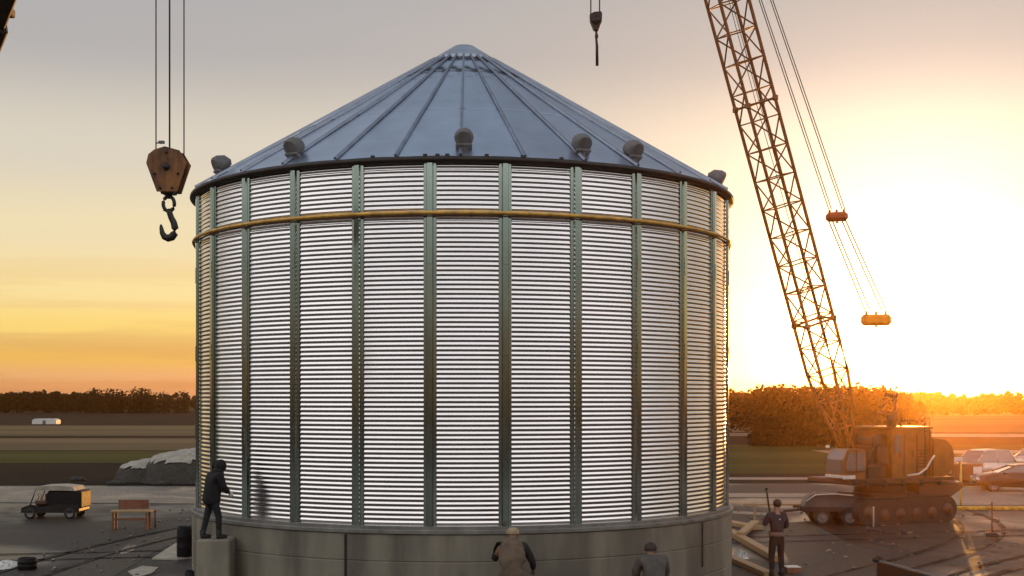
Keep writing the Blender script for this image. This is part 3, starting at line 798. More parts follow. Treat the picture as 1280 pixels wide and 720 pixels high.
# hook block under the lattice boom's tip
YT = tip.y
h2 = thing('hook_block', 'small dark hook block with long thin shank high above the roof', 'crane hook', P(745, 38, YT))
s2 = YT/F
m = MB(); m.prism([(x*s2, z*s2) for x, z in ((-3, 0), (-7.5, 11), (-8, 19), (-3, 22), (6, 23), (7.5, 20), (7, 10), (3, 0))], -.10, .10); m.build('block_body', 'dark', h2)
m = MB(); m.lathe([(0, -.14), (.13, -.14), (.13, .14), (0, .14)], (0, 0, .3), 20, 'Y'); m.build('sheave', 'dark', h2)
m = MB(); m.tube([(0, 0, .05), (.01, 0, -3*s2), (.02, 0, -8*s2), (.01, 0, -11*s2), (.03, 0, -20*s2), (.035, 0, -44*s2)], [.05, .035, .06, .035, .045, .048], 10); m.build('shank', 'dark', h2)
for px in (738.5, 749.5):
    m = MB(); x = (px-745)*s2; m.tube([(x, 0, .4), (x*.9, 0, tip.z-h2.location.z)], .022, 6); m.build('cable', 'cable', h2)

# ------------------------------------------------------------------ vehicles
def wheel_mesh(r, w):
    t = MB(); t.lathe([(r*.62, -w/2), (r*.9, -w/2), (r, -w*.35), (r, w*.35), (r*.9, w/2), (r*.62, w/2)], n=24, axis='Y')
    q = MB(); q.lathe([(0, -w*.45), (r*.2, -w*.47), (r*.25, -w*.3), (r*.55, -w*.35), (r*.64, -w*.5), (r*.64, w*.5), (r*.55, w*.35), (0, w*.35)], n=20, axis='Y')
    return t, q
def add_wheel(root, x, y, r, w, rimmat='vent'):
    t, q = wheel_mesh(r, w); wo = t.build('wheel', 'rubber', root, (x, y, r)); q.build('rim', rimmat, wo); return wo
def car(label, cat, loc_, rz, paint, L=4.2, W=1.72, Hh=1.48):
    root = thing('parked_car', label, cat, loc_, rz)
    # loft cross-sections along x: (x, half width, z bottom, z top of body side)
    secs = [(-.50, .80, .42, .62), (-.48, .94, .30, .80), (-.38, 1.0, .24, .86), (-.2, 1.0, .22, .90), (.1, 1.0, .22, .92), (.22, 1.0, .22, .90), (.38, .98, .24, .78), (.47, .90, .30, .66), (.50, .76, .38, .52)]
    m = MB(); vs = []; 
    for fx, fw, zb_, zt in secs:
        x = fx*L; w2 = fw*W/2
        for (a, b) in ((-.86, zb_), (-.99, zb_+.10), (-1, (zb_+zt)/2), (-.93, zt-.05), (-.80, zt), (.80, zt), (.93, zt-.05), (1, (zb_+zt)/2), (.99, zb_+.10), (.86, zb_)):
            vs.append((x, a*w2, b))
    n = 10; fs = [(i*n+k, i*n+(k+1) % n, (i+1)*n+(k+1) % n, (i+1)*n+k) for i in range(len(secs)-1) for k in range(n)]
    fs += [tuple(range(n)), tuple(reversed([(len(secs)-1)*n+k for k in range(n)]))]
    m.add(vs, fs, True); m.build('body', paint, root)
    m = MB()
    base = [(-.42, .80), (-.30, .80), (.08, .80), (.27, .78)]
    def sec(x, z, hw_): return [(x*L, -hw_, z), (x*L, hw_, z)]
    bb = [(-.43, .86, .70), (-.34, Hh-.04, .60), (-.22, Hh, .60), (.02, Hh-.01, .60), (.10, Hh-.06, .60), (.27, .87, .70)]
    vs = []
    for x, z, hw_ in bb: vs += [(x*L, -hw_, z), (x*L, hw_, z), (x*L, .76, .86), (x*L, -.76, .86)]
    fs = []
    for i in range(len(bb)-1):
        for k in range(4): fs.append((i*4+k, i*4+(k+1) % 4, (i+1)*4+(k+1) % 4, (i+1)*4+k))
    fs += [(0, 1, 2, 3), tuple(len(vs)-4+k for k in (3, 2, 1, 0))]
    m.add(vs, fs); m.build('window_glass', 'glass', root)
    m = MB()
    top_ = [(-.35, Hh-.03, .60), (-.22, Hh+.015, .61), (.02, Hh+.005, .61), (.11, Hh-.05, .60)]
    vs = []
    for x, z, hw_ in top_: vs += [(x*L, -hw_, z-.03), (x*L, -hw_*.9, z+.012), (x*L, hw_*.9, z+.012), (x*L, hw_, z-.03)]
    fs = [(i*4+k, i*4+k+1, (i+1)*4+k+1, (i+1)*4+k) for i in range(3) for k in range(3)]
    m.add(vs, fs, True)
    for sg in (-1, 1):
        m.tube([(-.43*L, sg*.72, .86), (-.35*L, sg*.605, Hh-.03)], .03, 6); m.tube([(.27*L, sg*.72, .87), (.11*L, sg*.605, Hh-.06)], .03, 6)
        m.tube([(-.10*L, sg*.77, .86), (-.10*L, sg*.61, Hh-.02)], .03, 6)
    m.build('roof', paint, root)
    for x in (-.31, .32):
        for sg in (-1, 1): add_wheel(root, x*L, sg*(W/2-.12), .31, .2)
    for sg in (-1, 1):
        m = MB(); m.box((.475*L, sg*.60, .60), (.10, .30, .12)); m.build('headlight', 'white', root)
        m = MB(); m.box((-.485*L, sg*.62, .72), (.08, .24, .14)); m.build('tail_light', 'redblock', root)
    return root
g1 = G(1236, 600)
car('pale dusty car with sunlit roof parked right of the crawler crane', 'car', (g1.x, g1.y+1.0, 0), math.radians(205), 'silver', L=3.9, Hh=1.52)
g2 = G(1262, 615)
car('black low car parked before the pale car at the right edge', 'car', (g2.x+.7, g2.y+.4, 0), math.radians(172), 'darkcar', L=4.3, Hh=1.22)
g4 = G(1300, 592)
car('pale car at the right edge behind the black car', 'car', (g4.x+1.0, g4.y+3, 0), math.radians(160), 'silver')
# dark generator behind the yellow post
gn = thing('generator', 'dark boxy generator on skids behind the yellow post', 'generator', (G(1209, 608).x, G(1209, 608).y, 0), .3)
m = MB(); m.box((0, 0, .68), (1.25, .9, .85), None, .08); m.build('housing', 'brown', gn)
m = MB(); m.box((0, -.4, .12), (1.5, .1, .12)); m.box((0, .4, .12), (1.5, .1, .12)); m.box((-.6, 0, .2), (.08, .8, .12)); m.box((.6, 0, .2), (.08, .8, .12)); m.build('skid', 'dark', gn)
m = MB(); m.tube([(-.4, 0, 1.05), (-.4, 0, 1.36), (-.28, 0, 1.42)], .04, 8); m.build('exhaust', 'dark', gn)
m = MB(); m.box((.25, -.46, .8), (.5, .03, .35)); m.build('panel', 'white', gn)

# trailer in front of the crane, dark tarp with pale edge
YTq = 45.4
tr = thing('trailer', 'low flatbed trailer with dark tarpaulin load left of the crane', 'trailer', (P(1030, 0, YTq).x, YTq-1.6, 0), -.06)
m = MB(); m.box((0, 0, .50), (2.4, 1.3, .10)); m.box((-.3, .66, .56), (2.0, .04, .14)); m.box((-.3, -.66, .56), (2.0, .04, .14)); m.tube([(-1.1, 0, .48), (-1.75, 0, .42)], .04, 8); m.build('bed', 'dark', tr)
for x in (-.55, .35):
    for sg in (-1, 1): add_wheel(tr, x, sg*.62, .27, .16)
m = MB(); vs = []; 
nx, ny = 14, 8
for i in range(nx+1):
    for j in range(ny+1):
        x = -1.15+2.3*i/nx; y = -.62+1.24*j/ny
        e = max(abs(x/1.15)**6, abs(y/.62)**5)
        z = .56+(.46-.10*(x/1.15)+random.uniform(-.025, .025))*(1-e)
        vs.append((x, y, z))
fs = [(i*(ny+1)+j, i*(ny+1)+j+1, (i+1)*(ny+1)+j+1, (i+1)*(ny+1)+j) for i in range(nx) for j in range(ny)]
m.add(vs, fs, True); m.build('tarpaulin', 'tarpdark', tr)
m = MB(); m.tube([(-1.05, -.5, .80), (-.75, -.5, 1.02), (-.1, -.52, 1.05), (.5, -.5, 1.0)], .022, 6); m.build('edge_rope', 'white', tr)
bmz = MB(); bmz.box((P(985, 0, 44.5).x, 44.2, .62), (3.2, .12, .06), Matrix.Rotation(.0, 3, 'Z'))
for x in (-1.2, 1.2): bmz.box((P(985, 0, 44.5).x+x, 44.2, .30), (.08, .10, .58))
tag(bmz.build('barrier_rail', 'timber'), 'long pale timber rail on two posts before the trailer', 'barrier')

# utility cart at left
YU = 46.0
uc = thing('utility_cart', 'small dark utility cart with pale canopy parked far left', 'cart', (P(72, 0, YU).x, YU, 0), PI)
m = MB(); m.prism([(-.95, .28), (-.95, .50), (-.2, .52), (.35, .44), (.75, .52), (1.08, .40), (1.1, .22), (-.9, .22)], -.55, .55); m.build('body', 'darkcar', uc)
m = MB(); m.box((-.42, 0, .68), (1.20, 1.08, .62), None, .05); m.build('cargo_box', 'black', uc)
m = MB(); m.box((.42, 0, .56), (.42, .95, .14), None, .04); m.box((.24, 0, .74), (.10, .95, .30), None, .04); m.build('seat', 'brown', uc)
m = MB(); m.prism([(-.80, .995), (-.72, 1.13), (-.2, 1.18), (.45, 1.16), (.66, 1.06), (.62, 1.02)], -.56, .56); m.build('canopy', 'tarp', uc)
m = MB()
for sg in (-1, 1): m.tube([(.80, sg*.48, .48), (.58, sg*.5, 1.05)], .02, 6)
m.build('canopy_post', 'dark', uc)
m = MB(); m.lathe([(.14+.012*math.cos(2*PI*k/6), .012*math.sin(2*PI*k/6)) for k in range(7)], (.70, -.2, .74), 16, 'X'); m.tube([(.70, -.2, .74), (.9, -.2, .5)], .015, 6); m.build('steering_wheel', 'dark', uc)
for x in (-.62, .78):
    for sg in (-1, 1): add_wheel(uc, x, sg*.50, .20, .14)

# workbench
g = G(165, 662)
wb = thing('workbench', 'wooden site bench with reddish back board, pale top plank', 'bench', (g.x, g.y, 0), .04)
m = MB(); m.box((0, 0, .60), (1.3, .5, .05)); m.build('bench_top', 'timber', wb)
m = MB(); m.box((0, .24, .80), (.98, .035, .30)); m.build('back_board', 'timber2', wb)
for x in (-.55, .52):
    for y in (-.19, .19):
        m = MB(); m.box((x, y, .287), (.07, .07, .575)); m.build('leg', 'timber2', wb)
m = MB(); m.box((0, -.19, .35), (1.05, .04, .07)); m.build('stretcher', 'timber2', wb)
g = G(194, 660); m = MB(); m.tube([(g.x, g.y, 0), (g.x, g.y, .52)], .03, 8); m.box((g.x, g.y, .55), (.10, .07, .07))
tag(m.build('stake', 'timber2'), 'short brown stake just right of the wooden bench', 'stake')

# drums
def drum(label, x, y, r, h, name='drum'):
    t = thing(name, label, 'drum', (x, y, 0))
    m = MB(); m.lathe([(0, 0), (r*.92, 0), (r, .03), (r, h*.30), (r*1.04, h*.33), (r, h*.36), (r, h*.64), (r*1.04, h*.67), (r, h*.70), (r*.98, h*.92), (r*.86, h), (r*.83, h-.02), (0, h-.02)], n=32); m.build('barrel', 'black', t)
    m = MB(); m.lathe([(0, h-.02), (.05, h-.02), (.05, h+.012), (0, h+.012)], (r*.45, 0, 0), 12); m.build('bung', 'dark', t)
    return t
g = G(231, 698); drum('tall black drum standing on a pale board left of the foundation', g.x, g.y, .21, .80).location.z = .05
g = G(232, 742, .0); drum('black drum cut off by the bottom edge, nearest the foundation', g.x, g.y+.6, .17, .42)
g = G(34, 712); drum('squat black tub beside crumpled plastic at bottom left', g.x, g.y, .23, .30)
vs = [G(x, y)[:2] for x, y in ((190, 700), (219, 681), (262, 677), (262, 697), (222, 701))]
m = MB(); n = len(vs); m.add([(x, y, .01) for x, y in vs]+[(x, y, .05) for x, y in vs], [tuple(range(n)), tuple(range(n, 2*n))]+[(i, (i+1) % n, (i+1) % n+n, i+n) for i in range(n)])
tag(m.build('board', 'tarp'), 'pale flat sheet lying under the tall black drum', 'board')
vs = [G(x, y)[:2] for x, y in ((160, 716), (178, 709), (198, 711), (190, 718), (170, 724))]
m = MB(); n = len(vs); m.add([(x, y, .01) for x, y in vs]+[(x, y, .04) for x, y in vs], [tuple(range(n)), tuple(range(n, 2*n))]+[(i, (i+1) % n, (i+1) % n+n, i+n) for i in range(n)])
tag(m.build('board', 'tarp'), 'small pale board lying near the bottom edge left of the drums', 'board')
# crumpled plastic
def crumple(name, label, cx, cy, w, d, h, ma, seed, cat='plastic sheet'):
    rnd = random.Random(seed); m = MB(); n = 16; vs = []
    for i in range(n+1):
        for j in range(n+1):
            e = 1-max(abs(2*i/n-1), abs(2*j/n-1))**3
            vs.append((cx+(i/n-.5)*w+rnd.uniform(-.02, .02), cy+(j/n-.5)*d+rnd.uniform(-.02, .02), .012+h*e*rnd.uniform(.15, 1)))
    m.add(vs, [(i*(n+1)+j, i*(n+1)+j+1, (i+1)*(n+1)+j+1, (i+1)*(n+1)+j) for i in range(n) for j in range(n)])
    return tag(m.build(name, ma), label, cat)
g = G(6, 708); crumple('plastic_sheet', 'crumpled translucent plastic sheet at the bottom left corner', g.x, g.y, .8, 1.4, .14, 'plastic', 3)
g = G(926, 697); crumple('plastic_sheet', 'crumpled white plastic beside the foundation at right', g.x, g.y, .32, .8, .22, 'plastic', 5)

# gravel heaps with pale tarps (left, behind)
def heap(label, px, py, w, d, h, seed, ma='gravel', skirt=True):
    g = G(px, py); t = thing('gravel_heap', label, 'gravel heap', (g.x, g.y, 0), 0, 'heaps behind the yard at left')
    rnd = random.Random(seed); nx, ny = 34, 18
    hm = {}
    def hh(i, j):
        x = 2*i/nx-1; y = 2*j/ny-1
        r = abs(x)**2.6+abs(y)**2.2
        b_ = max(0, 1-r)**.30
        return h*b_*(1+.03*math.sin(5*x+seed)+.02*math.sin(11*y+3*x))+rnd.uniform(-.015, .015)*b_
    vs = []; tv = []
    for i in range(nx+1):
        for j in range(ny+1):
            z = max(0, hh(i, j)); hm[i, j] = z
            vs.append(((i/nx-.5)*w, (j/ny-.5)*d, z-.02))
    m = MB(); m.add(vs, [(i*(ny+1)+j, i*(ny+1)+j+1, (i+1)*(ny+1)+j+1, (i+1)*(ny+1)+j) for i in range(nx) for j in range(ny)], True); m.build('heap', ma, t)
    m = MB(); ff = []; vs = [(x, y, z+.05+rnd.uniform(0, .05)) for x, y, z in vs]
    for i in range(nx):
        for j in range(ny):
            zz_ = min(hm[i, j], hm[i+1, j], hm[i, j+1], hm[i+1, j+1])
            if max(abs(2*(i+.5)/nx-1)**2.6+abs(2*(j+.5)/ny-1)**2.2, 0) < .72: ff.append((i*(ny+1)+j, i*(ny+1)+j+1, (i+1)*(ny+1)+j+1, (i+1)*(ny+1)+j))
    m.add(vs, ff, True); m.build('tarp_cover', 'tarp', t)
    return t
heap('lower grey heap with pale cover, farthest left of the two', 190, 600, 3.4, 4.6, 1.0, 2)
heap('tall grey heap with pale cover touching the left edge of the bin', 238, 601, 4.4, 5.6, 1.55, 7)
for k, (px, py, w_) in enumerate(((145, 606, .5), (98, 601, .4), (205, 606, .35))):
    g = G(px, py); m = MB(); m.ell((g.x, g.y, .08), (w_, .3, .14), 10, 6, .12)
    tag(m.build('stone', 'gravel'), ['pale stone below the lower covered heap', 'lone stone on the dark shade strip above the utility cart', 'small stone below the two covered heaps'][k], 'stone')

# small pale shed / van in the far field
g = G(58, 530)
sh = thing('greenhouse', 'long low white greenhouse far off before the dark wood', 'greenhouse', (g.x, g.y, 0), 0)
m = MB(); m.prism([(-1.9, 0), (-1.9, .6), (-1.5, .85), (1.5, .85), (1.9, .6), (1.9, 0)], -1, 1); m.build('cover', 'white', sh)
m = MB(); m.box((0, -1.02, .3), (.5, .04, .6)); m.build('door', 'vent', sh)

# ------------------------------------------------------------------ right side yard things
# posts
g = G(1201, 636)
yp = thing('sign_post', 'thin yellow post with small blank plate right of the crane', 'post', (g.x, g.y, 0))
m = MB(); m.tube([(0, 0, 0), (0, 0, 1.0), (.01, 0, 1.85)], [.045, .035, .03], 8); m.tube([(0, 0, 0.9), (0, 0, 1.35)], .05, 8); m.build('pole', 'postyel', yp)
m = MB(); m.box((-.09, 0, 1.90), (.34, .04, .16)); m.build('plate', 'white', yp)
def stanchion(px, py, hgt, br, label, ma):
    g = G(px, py); t = thing('stanchion', label, 'stanchion', (g.x, g.y, 0), 0, 'stanchions on the yard')
    m = MB(); m.tube([(0, 0, .08), (0, 0, hgt-.05), (0, 0, hgt)], [.025, .022, .035], 8); m.build('pole', ma, t)
    m = MB(); m.lathe([(0, 0), (br, 0), (br, .05), (br*.9, .10), (br*.3, .13), (0, .13)], n=24); m.build('base', 'rubber', t)
stanchion(1240, 671, 1.08, .19, 'stanchion with red pole and round base at the far right', 'postred')
stanchion(1092, 664, .78, .24, 'short stanchion with pale pole standing before the crane tracks', 'white')
# boxes
def box_thing(label, px, py, w, d, h, rz, ma='cardboard'):
    g = G(px, py); t = thing('box', label, 'box', (g.x, g.y, .01), rz)
    m = MB(); m.box((0, 0, h/2), (w, d, h), None, .008); m.build('carton', ma, t)
    m = MB(); m.box((0, 0, h+.004), (w*1.03, d*1.03, .02)); m.build('lid', 'white', t)
box_thing('pale carton on the asphalt before the crane', 1145, 652, .52, .45, .20, .2)
box_thing('dark box with white lid behind the feet of the navy-jacketed person', 990, 716, .34, .34, .14, .1, 'timber2')
g = G(1142, 632); m = MB(); m.box((g.x, g.y-1.2, .42), (.35, .2, .06)); m.box((g.x, g.y-1.2, .2), (.06, .06, .4))
tag(m.build('marker', 'white'), 'small white marker plate on a short leg beside the crane', 'marker')
# low dark mats / rails right of tracks
m = MB(); g = G(1165, 645); m.box((g.x, g.y, .15), (1.3, .5, .26), Matrix.Rotation(-.25, 3, 'Z'), .04)
m.box((g.x-.1, g.y, .33), (1.0, .4, .10), Matrix.Rotation(-.2, 3, 'Z'), .02)
tag(m.build('timber_mat', 'brown'), 'dark stacked crane mats lying right of the crawler tracks', 'crane mats')
# timber planks right of the foundation
for k, (a, b, th, label) in enumerate((((912, 668), (972, 703), .16, 'thick pale beam nearest the navy-jacketed person, beside the foundation'),
                                       ((905, 655), (948, 663), .13, 'pale plank farthest back beside the foundation'),
                                       ((912, 700), (962, 722), .12, 'short plank lying closest to the bottom edge, beside the foundation'),
                                       ((926, 676), (944, 660), .10, 'short plank lying across the other planks'))):
    A, B = G(*a), G(*b); d = B-A; m = MB()
    m.box((A+B)/2+Vector((0, 0, th/2+.012+(.14 if k == 3 else 0))), (d.length, .26 if k != 1 else .4, th), Matrix.Rotation(math.atan2(d.y, d.x), 3, 'Z'), .01)
    tag(m.build('timber_plank', 'timber'), label, 'plank', 'planks beside the foundation')
# barrier panel, bottom right
YS = 27.2
cn = P(1097, 701, YS); hS = cn.z
bp_ = thing('road_barrier', 'black steel barrier panel with pale top rail at the bottom edge', 'barrier', (cn.x, cn.y, 0), math.atan2(-2.67, .5))
m = MB(); m.box((1.5, 0, hS/2+.03), (2.96, .04, hS-.10)); m.build('panel', 'dark', bp_)
m = MB(); m.tube([(0, 0, .0), (0, 0, hS-.08), (.03, 0, hS-.02), (.10, 0, hS), (3.0, 0, hS)], .032, 8); m.tube([(3, 0, 0), (3, 0, hS)], .03, 8); m.build('rail', 'flange', bp_)
for x in (.15, 2.8):
    m = MB(); m.box((x, 0, .03), (.10, .7, .05)); m.build('foot', 'rubber', bp_)
m = MB(); m.ell((.02, .02, hS+.05), (.10, .09, .06), 12, 8, .08); m.ell((.05, .09, hS+.01), (.06, .08, .05), 10, 8, .08); m.ell((.08, -.09, hS+.03), (.06, .07, .05), 10, 8, .08); m.build('coupling', 'rubber', bp_)

# tyre ruts and spilled gravel on the yard
rnd = random.Random(8)
def rut(pts, w=.20):
    vs = []
    for i, p in enumerate(pts):
        p = Vector((*p, 0)); t = (Vector((*pts[min(i+1, len(pts)-1)], 0))-Vector((*pts[max(i-1, 0)], 0))).normalized(); n_ = Vector((-t.y, t.x, 0))
        k_ = w/2*rnd.uniform(.6, 1.2); vs += [(p+n_*k_).to_tuple(), (p-n_*k_).to_tuple()]
    vs = [(x, y, .026) for x, y, z in vs]
    me = bpy.data.meshes.new('tyre_track'); me.from_pydata(vs, [], [(2*i, 2*i+1, 2*i+3, 2*i+2) for i in range(len(pts)-1)]); me.materials.append(M['rut'])
    o = bpy.data.objects.new('tyre_track', me); C.objects.link(o); o['kind'] = 'structure'
for (x0, y0, x1, y1, bend) in ((-17, 33, 40, 46, 2), (6, 29, 16, 52, 3), (8.5, 26, 24, 41, -2.5), (-12.5, 27, -9, 48, -1.2)):
    for off in (0, 1.5):
        pts = []
        for i in range(26):
            t = i/25; pts.append((x0+(x1-x0)*t+bend*math.sin(PI*t)+off*(.9 if abs(x1-x0) < abs(y1-y0) else .1), y0+(y1-y0)*t+(off if abs(x1-x0) >= abs(y1-y0) else 0)+.08*math.sin(9*t)))
        rut(pts)
m = MB()
for k in range(420):
    sd = rnd.random()
    x = rnd.uniform(-13, -7) if sd < .5 else rnd.uniform(5.8, 19); y = rnd.uniform(26, 52)
    r_ = rnd.uniform(.015, .055); m.ell((x, y, .02+r_*.4), (r_*rnd.uniform(.8, 1.6), r_, r_*.6), 6, 4, .2)
tag(m.build('loose_stones', 'pale'), 'loose stones scattered over the asphalt yard', 'loose stones', kind='stuff')
# ------------------------------------------------------------------ trees
def crown_geo(m, cx, cy, h, w, n, rnd, z0=.12, leaf=.28, conical=False, low=False):
    nb = 26 if low else 10
    bl = []
    for k in range(nb):
        t = rnd.uniform(.15, 1); rr = w/2*(1-.75*t if conical else (1-.55*abs(t-.45)*1.6))
        a = rnd.uniform(0, 2*PI); q = rnd.uniform(.2, .75)
        bl.append((cx+rr*q*math.cos(a), cy+rr*q*math.sin(a), h*(z0+(.90-z0)*t), rr*rnd.uniform(.45, .8)))
    vs, fs = [], []
    if low: bl = [(a_, b_, h*(k_+.4)/nb*.97, w*.42) for k_, (a_, b_, c_, d_) in enumerate(bl)]
    for k in range(n):
        bx, by, bz, br = rnd.choice(bl)
        d = Vector((rnd.gauss(0, 1), rnd.gauss(0, 1), rnd.gauss(0, .8))).normalized()*br*rnd.uniform(.5, 1.08)
        p = Vector((bx, by, max(.05, bz)))+d
        if p.z < .03: p.z = .03+rnd.random()*.4
        a = Vector((rnd.gauss(0, 1), rnd.gauss(0, 1), rnd.gauss(0, 1))).normalized(); b = a.orthogonal().normalized(); c = a.cross(b)
        s_ = leaf*rnd.uniform(.5, 1.3); o = len(vs)
        vs += [p+b*s_, p+c*s_*.8, p-b*s_, p-c*s_*.8]; fs.append((o, o+1, o+2, o+3))
    m.add(vs, fs)
def tree(x, y, h, w, ma, label, group, seed, n=420, conical=False, leaf=.28, low=True):
    rnd = random.Random(seed); t = thing('tree', label, 'tree', (x, y, 0), 0, group)
    m = MB(); m.tube([(0, 0, -.1), (.05, 0, h*.4), (.02, .03, h*.85)], [h*.022, h*.015, h*.004], 7)
    for k in range(5):
        a = rnd.uniform(0, 6.28); z = h*rnd.uniform(.2, .6)
        m.tube([(.03, 0, z), (w*.3*math.cos(a), w*.3*math.sin(a), z+h*.18)], [h*.008, h*.003], 5)
    m.build('trunk', 'bark', t)
    m = MB(); crown_geo(m, 0, 0, h, w, n, rnd, leaf=leaf, conical=conical, low=low); m.build('crown', ma, t)
    return t
# far wood belts (one mass)
def wood(name, label, x0, x1, y, hfun, ma, seed, step=1.7, rows=3, n=170, leaf=.5):
    rnd = random.Random(seed); m = MB()
    for r in range(rows):
        x = x0
        while x < x1:
            h = hfun(x)*rnd.uniform(.82, 1.08); crown_geo(m, x, y+r*2.4+rnd.uniform(-.8, .8), h, rnd.uniform(2.6, 4.0), n, rnd, z0=.05, leaf=leaf)
            x += step*rnd.uniform(.7, 1.4)
    return tag(m.build(name, ma), label, 'wood', kind='stuff')
DF = 350.0
def xw(px, D_=DF): return (px-HX)*D_/F
def hz(py, D_=DF): return H-(py-HY)*D_/F
wood('far_wood', 'dark dense wood along the horizon at left', xw(6), xw(122), DF-6, lambda x: hz(490), 'leafd', 4, 1.4, 3, 210, .5)
wood('far_wood', 'brownish far belt of low trees behind the fields at left', xw(-420), xw(900), DF+40, lambda x: hz(493.5, DF+40), 'leafm', 5, 2.4, 2, 130, .6)
wood('far_wood', 'sunlit wood along the horizon behind the crane', xw(880, 300), xw(1700, 300), 300, lambda x: hz(489.5+2.2*math.sin(x*.13)+1.5*math.sin(x*.31), 300), 'leafm', 6, 1.9, 3, 170, .5)
wood('far_wood', 'dark wood edge beyond the left side of the picture', xw(-500), xw(-4), DF-4, lambda x: hz(491.5), 'leafd', 9, 1.9, 2, 150, .55)
wood('far_wood', 'flat-topped wood between the bin\'s right edge and the windbreak', (905-HX)*150/F, (1150-HX)*150/F, 150, lambda x: 5.15, 'leafd', 31, .9, 3, 260, .22)
k = 0
LT = ['dark round tree at the right end of the dark wood', 'dark tree second from the dark wood\'s right end', 'small thin tree in the gap between wood and taller pair',
      'left one of the tall pair of trees near the bin', 'right one of the tall pair of trees near the bin', 'low brown tree right of the tall pair', 'low tree hard against the left edge of the bin']
for (px, pt, wd, ma) in ((132, 490, 4.2, 'leafd'), (146, 491, 4.5, 'leafd'), (160, 492.5, 4.0, 'leafd'), (181, 490, 4.2, 'leafd'), (194, 489.5, 4.0, 'leafd'), (212, 495, 4.0, 'leafm'), (234, 494, 4.2, 'leafm')):
    tree(xw(px), DF-8, hz(pt), wd, ma, LT[k], 'trees along the far field', 20+k, 900, leaf=.32); k += 1
# near windbreak behind the crane
RT = ['first', 'second', 'third', 'fourth', 'fifth', 'sixth', 'seventh', 'eighth', 'ninth', 'tenth', 'eleventh', 'twelfth', 'thirteenth']
for k in range(13):
    px = 950+k*13.2
    yb = 113+.6*math.sin(k*2.1)
    tree((px-HX)*yb/F, yb, H-(487.5+random.uniform(-1.2, 1.5)-HY)*yb/F, 1.9, 'leafd', '%s tree from the left in the dense dark windbreak behind the crane' % RT[k], 'windbreak trees behind the crane', 60+k, 3000, leaf=.16)

# ------------------------------------------------------------------ air
hzb = MB(); hzb.v = []
vsz = [(x, y, z) for x in (-3100, 3100) for y in (-3100, 3100) for z in (-1, 36)]
me = bpy.data.meshes.new('haze'); me.from_pydata(vsz, [], [(0, 1, 3, 2), (4, 6, 7, 5), (0, 4, 5, 1), (2, 3, 7, 6), (0, 2, 6, 4), (1, 5, 7, 3)])
hm_ = bpy.data.materials.new('haze_air'); hm_.use_nodes = True; nt = hm_.node_tree; nt.nodes.clear()
out = nt.nodes.new('ShaderNodeOutputMaterial'); pv = nt.nodes.new('ShaderNodeVolumePrincipled')
pv.inputs['Color'].default_value = (.95, .50, .18, 1); pv.inputs['Density'].default_value = .00025; pv.inputs['Anisotropy'].default_value = .90
nt.links.new(pv.outputs[0], out.inputs['Volume'])
me.materials.append(hm_); ho = bpy.data.objects.new('haze', me); C.objects.link(ho); ho['kind'] = 'stuff'

# ------------------------------------------------------------------ sky and sun
wd = bpy.data.worlds.new('World'); bpy.context.scene.world = wd; wd.use_nodes = True
nt = wd.node_tree; N = nt.nodes; L = nt.links; N.clear()
out = N.new('ShaderNodeOutputWorld'); bg = N.new('ShaderNodeBackground')
tc = N.new('ShaderNodeTexCoord'); nv = N.new('ShaderNodeVectorMath'); nv.operation = 'NORMALIZE'; L.new(tc.outputs['Generated'], nv.inputs[0])
sx = N.new('ShaderNodeSeparateXYZ'); L.new(nv.outputs[0], sx.inputs[0])
def ramp(stops, src):
    r = N.new('ShaderNodeValToRGB'); cr_ = r.color_ramp; cr_.interpolation = 'EASE'
    while len(cr_.elements) < len(stops): cr_.elements.new(.5)
    for e, (p, c) in zip(cr_.elements, stops): e.position = p; e.color = (*c, 1)
    L.new(src, r.inputs[0]); return r.outputs[0]
def math_(op, a, b=None, c=None, clamp=False):
    n_ = N.new('ShaderNodeMath'); n_.operation = op; n_.use_clamp = clamp
    for i, v in enumerate((a, b, c)):
        if v is None: continue
        if isinstance(v, (int, float)): n_.inputs[i].default_value = v
        else: L.new(v, n_.inputs[i])
    return n_.outputs[0]
# thin stratus: noise stretched along the horizon shifts the height looked up
mp = N.new('ShaderNodeMapping'); mp.inputs['Scale'].default_value = (2.2, 2.2, 34); L.new(nv.outputs[0], mp.inputs[0])
cn_ = N.new('ShaderNodeTexNoise'); cn_.inputs['Scale'].default_value = 1.6; cn_.inputs['Detail'].default_value = 6; cn_.inputs['Roughness'].default_value = .55; L.new(mp.outputs[0], cn_.inputs[0])
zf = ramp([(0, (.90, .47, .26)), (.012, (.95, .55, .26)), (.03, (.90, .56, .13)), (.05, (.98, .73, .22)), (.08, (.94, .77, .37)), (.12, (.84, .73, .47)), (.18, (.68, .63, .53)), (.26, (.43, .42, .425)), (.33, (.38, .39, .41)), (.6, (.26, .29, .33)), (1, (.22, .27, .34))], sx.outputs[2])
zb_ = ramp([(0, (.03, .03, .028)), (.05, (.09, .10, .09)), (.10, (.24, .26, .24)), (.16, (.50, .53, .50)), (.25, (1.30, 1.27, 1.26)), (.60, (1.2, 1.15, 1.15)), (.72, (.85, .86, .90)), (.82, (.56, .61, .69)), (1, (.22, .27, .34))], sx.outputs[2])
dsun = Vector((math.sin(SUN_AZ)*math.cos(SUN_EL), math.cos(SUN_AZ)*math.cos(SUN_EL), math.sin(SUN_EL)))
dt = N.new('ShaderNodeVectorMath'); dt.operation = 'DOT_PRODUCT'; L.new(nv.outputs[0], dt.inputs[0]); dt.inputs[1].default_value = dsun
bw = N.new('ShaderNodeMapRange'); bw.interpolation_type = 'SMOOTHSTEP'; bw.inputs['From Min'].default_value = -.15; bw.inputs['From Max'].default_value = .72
L.new(dt.outputs['Value'], bw.inputs['Value'])
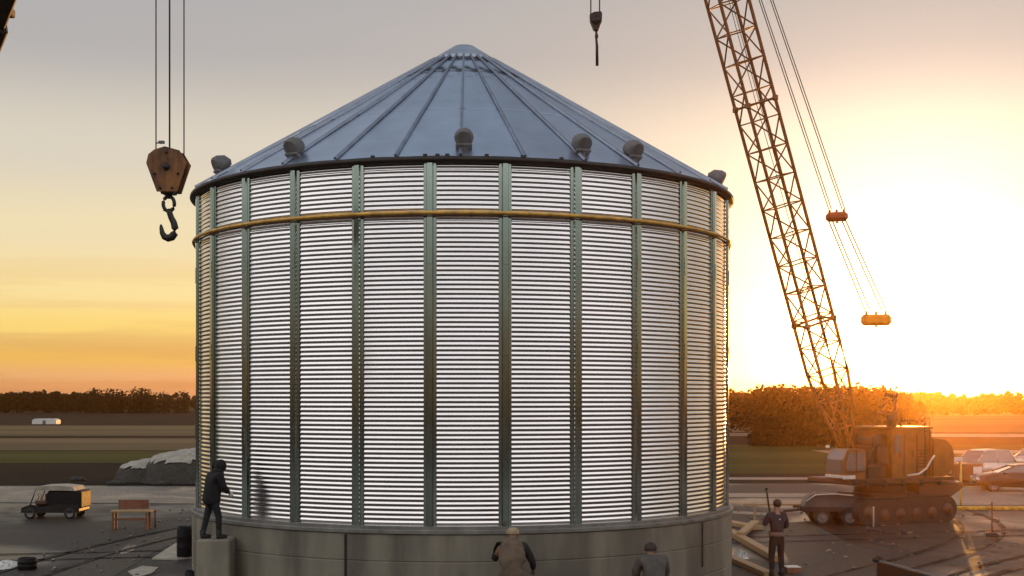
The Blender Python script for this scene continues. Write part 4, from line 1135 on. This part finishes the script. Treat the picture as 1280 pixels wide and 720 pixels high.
mx = N.new('ShaderNodeMix'); mx.data_type = 'RGBA'; L.new(bw.outputs[0], mx.inputs[0]); L.new(zb_, mx.inputs[6]); L.new(zf, mx.inputs[7])
# cloud streaks, low only
cl_lo = math_('SUBTRACT', 1.0, math_('MULTIPLY', sx.outputs[2], 8.0), clamp=True)
cr1 = N.new('ShaderNodeMapRange'); cr1.inputs['From Min'].default_value = .46; cr1.inputs['From Max'].default_value = .60; L.new(cn_.outputs[0], cr1.inputs[0])
cf = math_('MULTIPLY', math_('MULTIPLY', cr1.outputs[0], cl_lo), .55)
mc_ = N.new('ShaderNodeMix'); mc_.data_type = 'RGBA'; L.new(cf, mc_.inputs[0]); L.new(mx.outputs[2], mc_.inputs[6]); mc_.inputs[7].default_value = (.62, .33, .16, 1)
# glow round the sun
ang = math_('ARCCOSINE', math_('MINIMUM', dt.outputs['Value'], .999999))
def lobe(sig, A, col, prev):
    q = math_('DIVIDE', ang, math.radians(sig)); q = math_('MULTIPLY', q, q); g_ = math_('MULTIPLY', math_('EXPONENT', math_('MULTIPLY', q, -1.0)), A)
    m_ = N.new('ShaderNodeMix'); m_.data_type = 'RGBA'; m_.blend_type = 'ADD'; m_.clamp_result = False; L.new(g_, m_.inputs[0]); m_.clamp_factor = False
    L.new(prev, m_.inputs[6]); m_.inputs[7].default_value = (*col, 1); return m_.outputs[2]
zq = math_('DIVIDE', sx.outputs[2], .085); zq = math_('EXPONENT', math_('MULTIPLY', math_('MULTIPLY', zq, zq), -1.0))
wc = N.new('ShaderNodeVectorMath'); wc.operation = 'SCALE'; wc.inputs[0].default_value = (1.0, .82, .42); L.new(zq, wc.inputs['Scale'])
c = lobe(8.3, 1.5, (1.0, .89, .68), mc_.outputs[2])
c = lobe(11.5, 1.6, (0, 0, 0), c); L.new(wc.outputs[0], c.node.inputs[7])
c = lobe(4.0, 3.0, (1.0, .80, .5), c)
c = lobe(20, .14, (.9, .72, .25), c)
sky = N.new('ShaderNodeTexSky'); sky.sky_type = 'NISHITA'; sky.sun_disc = False; sky.sun_elevation = SUN_EL; sky.sun_rotation = SUN_AZ
sky.air_density = 1.2; sky.dust_density = 2.0
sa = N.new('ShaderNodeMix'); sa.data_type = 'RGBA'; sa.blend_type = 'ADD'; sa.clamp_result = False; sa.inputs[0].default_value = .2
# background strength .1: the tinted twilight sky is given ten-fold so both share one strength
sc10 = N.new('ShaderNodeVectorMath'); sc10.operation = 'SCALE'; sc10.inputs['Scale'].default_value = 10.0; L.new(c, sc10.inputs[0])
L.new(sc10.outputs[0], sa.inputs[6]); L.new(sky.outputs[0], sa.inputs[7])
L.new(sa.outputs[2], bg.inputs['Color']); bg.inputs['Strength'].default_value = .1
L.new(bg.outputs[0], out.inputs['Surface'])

sl_ = bpy.data.lights.new('sun', 'SUN'); sl_.energy = 5.0; sl_.angle = math.radians(.6); sl_.color = (1.0, .44, .09)
so = bpy.data.objects.new('sun', sl_); C.objects.link(so); so.rotation_euler = dsun.to_track_quat('Z', 'Y').to_euler(); so.location = (20, 60, 30)

cam = bpy.data.cameras.new('camera'); co = bpy.data.objects.new('camera', cam); C.objects.link(co)
co.location = (0, 0, H); co.rotation_euler = (PI/2, 0, 0); cam.sensor_width = 36; cam.lens = 36*F/1280; cam.shift_y = (HY-360)/1280
cam.clip_end = 12000; cam.clip_start = .1
sc = bpy.context.scene; sc.camera = co
sc.view_settings.view_transform = 'Standard'; sc.view_settings.look = 'None'; sc.view_settings.gamma = 1; sc.view_settings.exposure = 0
sc.view_settings.use_curve_mapping = False
sc.render.engine = 'CYCLES'; sc.cycles.volume_bounces = 0; sc.cycles.max_bounces = 6; sc.cycles.use_denoising = True
